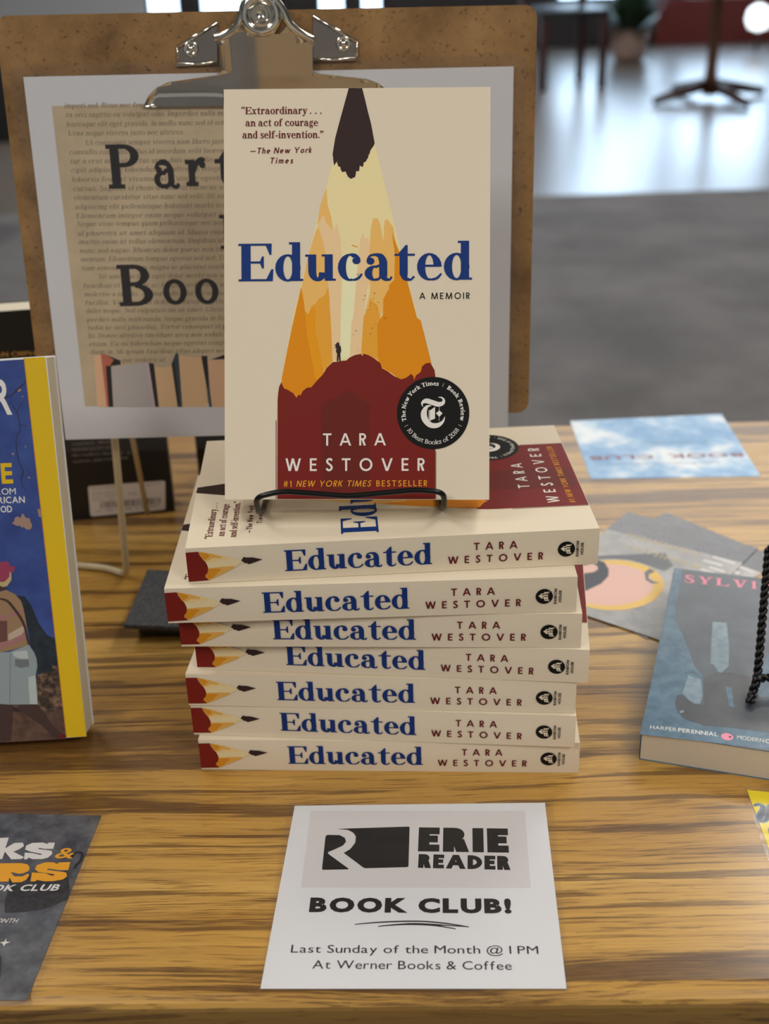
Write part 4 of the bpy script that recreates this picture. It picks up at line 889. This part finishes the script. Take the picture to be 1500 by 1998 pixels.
# yellow card at the right edge
ky_ = crop(1380, 1500, 7.992); A = Art(lambda x, y: TM(*ky_(x, y)))
for w_, m_, l_ in ((80, 'script_blue', 2), (52, 'script_navy', 3)):
    for p in stroke([(*TM(*ky_(x, y)), w*w_*.0025) for x, y, w in [(725, 590, 8), (760, 570, 12), (830, 575, 14), (868, 620, 18), (850, 700, 22), (805, 770, 22), (830, 820, 16), (890, 820, 14), (940, 760, 16), (960, 640, 18), (990, 580, 18)]], 5): A.items.append((m_, l_, p))
A.poly([(940, 930), (1010, 930), (1040, 1100), (1000, 1040), (960, 1050)], 'ribbon_black', 3)
yq = [TM(1457, 1542), (250, 494), (244, 395), TM(1530, 1740)]
card('laminated_card', 'bright yellow laminated card with blue script at the lower right edge', 'card', (212, 450), 0, yq, 'sunny', A, [TM(1448, 1538), (254, 498), (248, 390), TM(1522, 1752)])
# sky-blue flyer at the back, facing away
A = Art()
def upside(s, xr, xl, y, cap, m, off): A.text(bglyph, s, TM(xr, y), TM(xl, y+3), cap, m, 3, off=off)
upside('BOOK', 1447, 1298, 884, 8, 'flyer_red', .02); upside('CLUB', 1273, 1146, 888, 8, 'flyer_red', .02)
upside('Last Sunday of the Month', 1400, 1180, 902, 3, 'flyer_blue', 0); upside('At Werner Books', 1380, 1250, 862, 3.4, 'flyer_blue', 0)
fl = card('flyer', 'sky-blue cloud-patterned flyer turned away, at the far edge of the table', 'flyer', (232, 952), 0, [(166.5, 1011.9), (301.4, 1016.5), (298.9, 886), (164.9, 891.6)], 'sky_print', A)
# black and white cards with a moon, fanned
def moon_card(lab, c, ang, z, moon=True):
    a = rad(ang); ux = Vector((cos(a), sin(a))); uy = Vector((-sin(a), cos(a))); C0 = Vector(c)
    f = lambda x, y: tuple(C0+ux*x+uy*y); A = Art(f); w, l = 101.6, 148.
    A.poly([(-w/2, l/2-34), (w/2, l/2-26), (w/2, l/2), (-w/2, l/2)], 'sky_print_dark', 1)
    if moon:
        c7 = crop(1120, 780, 3.947)
        def onc(pts, m_, l_):
            q = []
            for X_, Y_ in pts:
                d = Vector(TM(*c7(X_, Y_)))-C0; q.append(f(max(-w/2+1, min(w/2-1, d.dot(ux))), max(-l/2+1, d.dot(uy))))
            A.items.append((m_, l_, q))
        onc([(300+392*cos(t*PI/24), 1438-194*sin(t*PI/24)) for t in range(48)], 'moon_gold', 2)
        onc([(262+350*cos(t*PI/24), 1436-160*sin(t*PI/24)) for t in range(48)], 'moon_pink', 3)
        onc([(40, 1235), (150, 1235), (232, 1262), (266, 1318), (262, 1370), (205, 1428), (95, 1480), (40, 1500)], 'hill_print', 4)
        onc([(60, 1290), (140, 1272), (178, 1292), (182, 1318), (150, 1338), (60, 1350)], 'moon_pink', 5)
        onc([(120, 1215), (700, 1190), (760, 1290), (690, 1330), (560, 1280), (420, 1240), (300, 1236), (180, 1240)], 'hill_light', 1)
        onc([(540, 1340), (580, 1312), (620, 1330), (600, 1345), (575, 1352), (572, 1385), (610, 1410), (655, 1420), (600, 1428), (550, 1400)], 'hill_light', 5)
        rr = random.Random(8)
    for y0_, n_ in ((38, 7), (22, 7)):
        for i in range(n_*2):
            x = -34+i*4+(38-y0_)*.6; a1, a2 = rr.uniform(-1, 1), rr.uniform(-1.5, 1.5)
            for p in stroke([(*f(x+a1, y0_), .7), (*f(x+a1+.6, y0_+3), 1.2), (*f(x+a2+1, y0_+6+rr.random()*1.5), .6)], 4): A.items.append(('gold_faint', 3, p, i % 7))
            if i % 2: 
                for p in stroke([(*f(x-1, y0_+rr.uniform(1, 5)), .7), (*f(x+2.4, y0_+rr.uniform(1, 5)), .8)], 3): A.items.append(('gold_faint', 3, p, 8))
    for i, (x, y, k) in enumerate([(34, 44, 13), (30, 36, 11), (37, 29, 9), (33, 23, 8)]):
        A.poly([(x-k*.3, y-1.6), (x+k, y-1.6), (x+k, y+1.6), (x-k*.3, y+1.6)], 'silver_ink', 3)
    q = [f(-w/2, -l/2), f(w/2, -l/2), f(w/2, l/2), f(-w/2, l/2)]
    return card('postcard', lab, 'card', c, z, q, 'moonlit_print', A, None, 'grey moonlit postcards', .35)
a0 = math.degrees(math.atan2(770.5-830.3, 259-183.1))
def cc_(A_, B_, l): 
    A_, B_ = Vector(A_), Vector(B_); d = (B_-A_).normalized(); n = Vector((d.y, -d.x)); return tuple((A_+d*50.8)+n*(l/2)), math.degrees(math.atan2(d.y, d.x))
c_, a_ = cc_((211.5, 828.2), (264.3+22, 757.3-20), 148); moon_card('lower grey postcard fanned out underneath, its corner poking out at right', c_, a_, 0.)
c_, a_ = cc_((183.1, 830.3), (259, 770.5), 148); moon_card('upper grey postcard with a golden moon, right of the stack', c_, a_, .6)

# ================================================================== slate-blue book lying at the right
a = rad(-17.95); ux = Vector((cos(a), sin(a), 0)); uy = Vector((-sin(a), cos(a), 0)); ST = 18.5
sy = thing('paperback_book', 'slate-blue paperback with pink title letters lying at the right edge', 'book', frame((133.25, 537.24, 0), ux, uy, Vector((0, 0, 1))))
kq = crop(1180, 1060, 3.997); sp = quadmap([(1314.9, 1108.2), (1737.5, 1157.6), (1775.3, 1508.1), (1250.9, 1427.5)], [(0, 184), (134, 184), (134, 0), (0, 0)])
A = Art(lambda x, y: sp(*kq(x, y)))
A.items.append(('blue_photo_dark', 1, rect(.3, .3, 133.7, 183.7)))
A.poly([(525, 560), (600, 700), (700, 960), (760, 1030), (760, 1180), (700, 1280), (560, 1180), (550, 1280), (600, 1360), (760, 1420), (1300, 1470), (1500, 1500), (1480, 1680), (1279, 1606), (272, 1490), (380, 1000), (470, 590)], 'blue_photo', 2)
A.poly([(548, 195), (600, 200), (592, 300), (566, 420), (548, 500), (556, 580), (470, 592), (500, 440)], 'blue_photo', 2.2)
A.poly([(840, 612), (948, 622), (968, 800), (965, 960), (905, 1012), (880, 1000), (850, 950), (822, 940), (830, 760)], 'blue_photo_light', 3)
A.poly([(650, 1030), (745, 1060), (762, 1180), (745, 1252), (690, 1250), (640, 1210), (605, 1170)], 'blue_photo_light', 3)
A.poly([(560, 1190), (600, 1180), (640, 1215), (700, 1255), (770, 1260), (900, 1230), (1000, 1280), (1060, 1240), (1300, 1240), (1500, 1270), (1500, 1500), (1300, 1480), (1000, 1440), (760, 1420), (620, 1370), (560, 1300), (545, 1240)], 'blue_black', 4)
A.poly([(770, 1050), (870, 1010), (1000, 1010), (1130, 1040), (1160, 1240), (1000, 1260), (770, 1260)], 'blue_black', 2.6)
A.poly([(940, 1120), (990, 1130), (1005, 1280), (970, 1270)], 'blue_photo', 5); A.poly([(1279, 850), (1500, 700), (1500, 1200), (1200, 1200), (1180, 1100), (1240, 950)], 'blue_photo', 3)
for pts in ([(620, 1015, 5), (680, 1010, 8), (720, 1025, 5)], [(640, 990, 4), (690, 1005, 6), (730, 1030, 5)]):
    for p in stroke([(*sp(*kq(x, y)), w*.08) for x, y, w in pts], 4): A.items.append(('blue_black', 5, p))
A.poly([(580, 1310), (618, 1303), (612, 1318), (590, 1328)], 'blue_photo_light', 5)
A.text(serif, 'SYLVIA', (618, 305), (1330, 372), 9.8, 'pink_ink', 5, w=.2, h=.085, mode='track')
A.text(bglyph, 'HARPER', (352, 1448), (562, 1470), 3.4, 'cover_white', 5); A.text(bglyph, 'PERENNIAL', (570, 1470), (883, 1508), 3.4, 'cover_white', 5, off=.02)
A.poly([(905+(1-cos(t*PI/8))*48, 1504-28*sin(t*PI/8)+(1-cos(t*PI/8))*6) for t in range(16)], 'pink_ink', 5); A.poly(disc(975, 1512, 10, 10, 8)[0], 'script_navy', 6)
A.text(bglyph, 'MODERN', (1030, 1528), (1242, 1556), 3.4, 'cover_white', 5); A.text(bglyph, 'CLASSICS', (1250, 1558), (1500, 1592), 3.4, 'cover_white', 5, off=.02)
paperback_parts(sy, 134, 184, ST, 'left', 'blue_photo', 'page_edges_grey', A, None, 'blue_photo')
# twisted wire stand on it
tw = thing('book_stand', 'black twisted-wire stand at the right edge, its foot on the slate-blue book', 'book stand', Matrix.Translation(W(205, 580, ST)))
def rope(mb, pts, r=1.35, pitch=8.5):
    P = [Vector(p) for p in pts]; dense = []
    for a_, b_ in zip(P, P[1:]):
        k = max(2, int((b_-a_).length/1.0)); dense += [a_.lerp(b_, i/k) for i in range(k)]
    dense.append(P[-1]); 
    for ph in (0, PI):
        s_ = 0; q = []; u_ = None
        for i, p in enumerate(dense):
            t_ = (dense[min(i+1, len(dense)-1)]-dense[max(i-1, 0)]).normalized()
            u_ = t_.orthogonal().normalized() if u_ is None else (u_-t_*u_.dot(t_)).normalized()
            w_ = t_.cross(u_); s_ += 0 if i == 0 else (p-dense[i-1]).length; A_ = ph+2*PI*s_/pitch
            q.append(p+(u_*cos(A_)+w_*sin(A_))*r*.95)
        mb.tube(q, r, 'black_wire', 8)
rt = lambda pts: rel(pts, (205, 580, ST))
m = MB(); rope(m, smooth_path(rt([(218.5, 620, ST+63), (205.5, 575.5, ST+8), (203, 570, ST+2.9)]), 3)); m.build('upright', tw)
m = MB(); rope(m, smooth_path(rt([(196.5, 556.5, ST+2.9), (199.5, 563, ST+3.5), (202, 567, ST+9.5), (207, 570, ST+9.5), (250, 566, ST+8.5), (262, 565, ST+8.5)]), 3)); m.build('front_rail', tw)
m = MB(); rope(m, rt([(218.5, 620, ST+63), (258, 616, ST+63), (256, 571, ST+6)])); m.build('back_frame', tw)

# ================================================================== table
tb = thing('display_table', 'oak display table with dark grain carrying all the books and cards', 'table', Matrix.Translation((0, .69, 0)) @ Matrix.Rotation(rad(-1.7), 4, 'Z'))
m = MB(); y0, y1 = -309, 322
prof = [(y0+9, 0), (y0+4, -.8), (y0+1, -3), (y0, -5), (y0-.6, -6.5), (y0-1, -10), (y0-1, -26), (y0-1, -32), (y0+4, -36), (y1-4, -36), (y1, -32), (y1, -6), (y1-2, -1.5), (y1-6, 0)]
X0, X1 = -620, 620
for i in range(len(prof)):
    (a_, b_), (c_, d_) = prof[i], prof[(i+1) % len(prof)]
    m.face([(X0, a_, b_), (X1, a_, b_), (X1, c_, d_), (X0, c_, d_)], 'oak_shaded_edge' if 3 <= i <= 8 else 'oak')
for x in (X0, X1): m.face([(x, a_, b_) for a_, b_ in prof], 'oak')
tp = m.build('tabletop', tb, (0, 0, T*1000))
m = MB(); m.box(-560, 560, -270, 280, T*1000-110, T*1000-36, 'oak'); m.build('apron', tb)
for x in (-545, 545):
    for y in (-255, 265): m = MB(); m.box(-25, 25, -25, 25, 0, T*1000-110, 'oak', 4); m.build('leg', tb, (x, y, 0))

# ================================================================== the room
mat('wall_paint', rgb(190, 192, 196), .8); mat('wall_dark', rgb(44, 40, 42), .7); mat('wall_red', rgb(104, 30, 22), .6); mat('ceiling_white', rgb(225, 225, 220), .9)
mat('tile', rgb(112, 104, 98), .3, spec=.8); mat('frame_dark', rgb(24, 26, 30), .5); mat('dark_wood', rgb(60, 30, 20), .45); mat('brown_wood', rgb(96, 62, 40), .5)
mat('leaf', rgb(40, 66, 40), .6); mat('pot', rgb(176, 150, 138), .6); mat('post_grey', rgb(176, 178, 176), .5); mat('navy', rgb(34, 44, 66), .6); mat('bright_metal', rgb(235, 240, 240), .15, metal=1.)
def struct(name, mb): o = mb.build(name); o['kind'] = 'structure'; return o
def B(x0, x1, y0, y1, z0, z1, mt): m = MB(); m.box(x0*1000, x1*1000, y0*1000, y1*1000, z0*1000, z1*1000, mt); return m
YW = 10.6; XL, XR, YB, ZC = -5.5, 7.0, -4.0, 3.0
struct('floor', B(XL, XR, YB, 5.3, -.05, 0, 'carpet')); struct('floor_tile', B(XL, XR, 5.3, YW+.2, -.05, 0, 'tile'))
struct('wall_left', B(XL-.1, XL, YB, YW+.2, 0, ZC, 'wall_paint')); struct('wall_right', B(XR, XR+.1, YB, YW+.2, 0, ZC, 'wall_paint')); struct('wall_front', B(XL, XR, YB-.1, YB, 0, ZC, 'wall_paint'))
struct('ceiling', B(XL, XR, YB, YW+.2, ZC, ZC+.05, 'ceiling_white'))
# far wall with openings (x0, x1, sill, head)
OPEN = [(-1.76, -1.49, .25, 2.5), (-1.34, -1.0, .25, 2.5), (-.40, -.18, .28, 2.4), (-.06, .12, .28, 2.4), (1.5, 2.42, .34, 2.3), (2.5, 3.32, .34, 2.3)]
m = MB(); xs = XL
for (a_, b_, s_, h_) in OPEN:
    m.box(xs*1000, a_*1000, YW*1000, YW*1000+150, 0, ZC*1000, 'wall_paint' if xs < -1.5 else 'wall_dark')
    m.box(a_*1000, b_*1000, YW*1000, YW*1000+150, 0, s_*1000, 'wall_dark'); m.box(a_*1000, b_*1000, YW*1000, YW*1000+150, h_*1000, ZC*1000, 'wall_dark'); xs = b_
m.box(xs*1000, XR*1000, YW*1000, YW*1000+150, 0, ZC*1000, 'wall_dark'); struct('wall_back', m)
mat('window_glass', (1, 1, 1, 1), .0); g = MATS['window_glass'].node_tree; g.nodes['Principled BSDF'].inputs['Transmission Weight'].default_value = 1.; g.nodes['Principled BSDF'].inputs['IOR'].default_value = 1.02
for i, (a_, b_, s_, h_) in enumerate(OPEN):
    m = MB(); w_ = 22
    for (p, q_, r_, s2) in ((a_*1000, a_*1000+w_, s_*1000, h_*1000), (b_*1000-w_, b_*1000, s_*1000, h_*1000), (a_*1000, b_*1000, s_*1000, s_*1000+w_), (a_*1000, b_*1000, h_*1000-w_, h_*1000)): m.box(p, q_, YW*1000+40, YW*1000+80, r_, s2, 'frame_dark')
    m.box(a_*1000+w_, b_*1000-w_, YW*1000+58, YW*1000+62, s_*1000+w_, h_*1000-w_, 'window_glass'); struct('window_%d' % (i+1), m)
struct('trim_1', B(2.3, 4.6, YW-.04, YW, 0, .34, 'wall_red'))
def place(name, lab, catg, x, y, rz=0): return thing(name, lab, catg, Matrix.Translation((x, y, 0)) @ Matrix.Rotation(rz, 4, 'Z'))
# pedestal table
t_ = place('pedestal_table', 'blurred brown pedestal table standing on the shiny floor far behind', 'table', 2.02, 7.7)
m = MB(); m.lathe([(45, 30), (42, 100), (32, 200), (32, 660), (60, 700)], 'brown_wood', 16); m.build('column', t_)
for k in range(4):
    a_ = rad(20+k*90); m = MB(); m.tube([(cos(a_)*30, sin(a_)*30, 90), (cos(a_)*200, sin(a_)*200, 60), (cos(a_)*380, sin(a_)*380, 25)], [34, 30, 22], 'dark_wood', 8); m.build('foot', t_)
m = MB(); m.lathe([(420, 700), (430, 710), (430, 725), (420, 735)], 'brown_wood', 32); m.build('tabletop', t_)
# dark chair
t_ = place('dining_chair', 'blurred dark wooden chair far behind, right of the clipboard', 'chair', 1.25, 8.5, .2)
for x in (-.2, .2):
    for y in (-.2, .2): m = MB(); m.box(-22, 22, -22, 22, 0, 450 if y < 0 else 900, 'dark_wood', 3); m.build('leg', t_, (x*1000, y*1000, 0))
m = MB(); m.box(-230, 230, -230, 230, 430, 475, 'frame_dark', 10); m.build('seat', t_); m = MB(); m.box(-200, 200, 190, 215, 620, 900, 'dark_wood', 5); m.build('backrest', t_)
# plant
t_ = place('potted_plant', 'blurred green plant in a pale pot by the far wall', 'plant', 1.9, 9.6)
m = MB(); m.lathe([(90, 0), (125, 60), (140, 230), (130, 235), (125, 200), (1, 195)], 'pot', 20); m.build('pot', t_)
m = MB(); rr = random.Random(3)
for i in range(90):
    a_ = rr.uniform(0, 2*PI); e = rr.uniform(.2, 1.3); l_ = rr.uniform(200, 480); d = Vector((cos(a_)*cos(e), sin(a_)*cos(e), sin(e))); s_ = Vector((-sin(a_), cos(a_), 0))*rr.uniform(25, 50)
    b_ = Vector((0, 0, 190)); m.face([b_, b_+d*l_*.55+s_, b_+d*l_, b_+d*l_*.55-s_], 'leaf')
m.build('foliage', t_)
# stand at the right edge with a caster
t_ = place('rolling_stand', 'blurred grey post of a rolling stand at the right edge with a black caster', 'stand', 2.13, 6.55)
m = MB(); m.box(-35, 35, -25, 25, 70, 900, 'post_grey', 4); m.build('post', t_); m = MB(); m.lathe([(30, -18), (42, -12), (42, 12), (30, 18)], 'frame_dark', 20, (0, 0, 0), Matrix.Translation((0, 0, 43)) @ Matrix.Rotation(PI/2, 4, 'Y')); m.build('caster', t_)
m = MB(); m.box(-60, 700, -200, 200, 900, 940, 'dark_wood', 4); m.build('tray', t_)
t_ = place('metal_lamp', 'blurred bright round metal shade low by the red wall panel', 'lamp', 2.92, 9.9)
m = MB(); m.lathe([(8, 0), (8, 180)], 'frame_dark', 10); m.build('base', t_); m = MB(); m.lathe([(10, 150), (70, 170), (95, 230), (80, 300), (30, 335), (2, 340)], 'lamp_white' if 'lamp_white' in MATS else (mat('lamp_white', rgb(240, 246, 246), .4, emit=(.9, .97, 1, 1), strength=3.) and 'lamp_white'), 20); m.build('lamp_shade', t_)
# low shelf and bin at the left
t_ = place('low_shelf', 'blurred dark low shelf unit behind the clipboard at the left edge', 'shelf', -2.4, 7.2)
m = MB(); m.box(-500, 500, -150, 150, 0, 520, 'frame_dark', 5); m.build('body', t_); m = MB(); m.box(-520, 520, -170, 170, 520, 550, 'brown_wood', 5); m.build('top_board', t_)
t_ = place('storage_bin', 'blurred navy storage bin on the carpet at the left edge', 'bin', -1.75, 5.0)
m = MB(); m.box(-170, 170, -150, 150, 0, 260, 'navy', 20); m.build('body', t_); m = MB(); m.box(-178, 178, -158, 158, 260, 275, 'frame_dark', 5); m.build('rim', t_)

# ================================================================== lights
def area(name, x, y, z, sx, sy, e, col=(1, .95, .87), rot=(0, 0, 0)):
    l = bpy.data.lights.new(name, 'AREA'); l.shape = 'RECTANGLE'; l.size = sx; l.size_y = sy; l.energy = e; l.color = col
    o = bpy.data.objects.new(name, l); COL.objects.link(o); o.location = (x, y, z); o.rotation_euler = rot; return o
for i, (x, y, e, *sz) in enumerate([(-1.6, .6, 27), (1.4, .6, 27), (-1.6, 2.6, 34), (1.4, 2.6, 42), (-1.5, -1.6, 56), (1.3, -1.6, 56), (1.9, 5.4, 80, 2.6, 3.0), (-3, 5.5, 45), (0, 8, 60)]):  # unseen; wide rear panel added for table sheen, front pair as fill
    area('ceiling_lamp', x, y, ZC-.03, *(sz or (.6, 1.2)), e)
    fx = place('ceiling_light', 'unseen flat white ceiling light panel above the tables', 'light', x, y); fx['group'] = 'ceiling light panels' 
    m = MB(); a_, b_ = [k*550 for k in (sz or (.6, 1.2))]; m.box(-a_, a_, -b_, b_, ZC*1000-15, ZC*1000, 'ceiling_white'); m.build('housing', fx); 
w = bpy.data.worlds.new('World'); SC.world = w; w.use_nodes = True
bg = w.node_tree.nodes['Background']; bg.inputs[0].default_value = (.58, .78, 1, 1); bg.inputs[1].default_value = 12.

# ================================================================== camera
th, ro = rad(26.671640178949986), rad(-1.8918161737571215); f_px = 2418.22
fwd = Vector((0, cos(th), -sin(th))); right = Vector((1, 0, 0)); down = Vector((0, -sin(th), -cos(th)))
e1 = right*cos(ro)-down*sin(ro); e2 = right*sin(ro)+down*cos(ro)
M = Matrix.Identity(4)
for j in range(3): M[j][0] = e1[j]; M[j][1] = -e2[j]; M[j][2] = -fwd[j]
M[2][3] = T+CAM_H/1000
cam = bpy.data.cameras.new('Camera'); co = bpy.data.objects.new('Camera', cam); COL.objects.link(co); co.matrix_world = M
cam.sensor_fit = 'HORIZONTAL'; cam.sensor_width = 36; cam.lens = 36*f_px/1500; cam.clip_start = .02
cam.dof.use_dof = True; cam.dof.focus_distance = .61; cam.dof.aperture_fstop = cam.lens/5.2
SC.camera = co
SC.view_settings.view_transform = 'Standard'; SC.view_settings.look = 'None'; SC.view_settings.gamma = 1; SC.view_settings.use_curve_mapping = False
SC.view_settings.exposure = -0.47
SC.cycles.use_denoising = True; SC.cycles.max_bounces = 8; SC.cycles.transparent_max_bounces = 12; SC.cycles.sample_clamp_indirect = 6
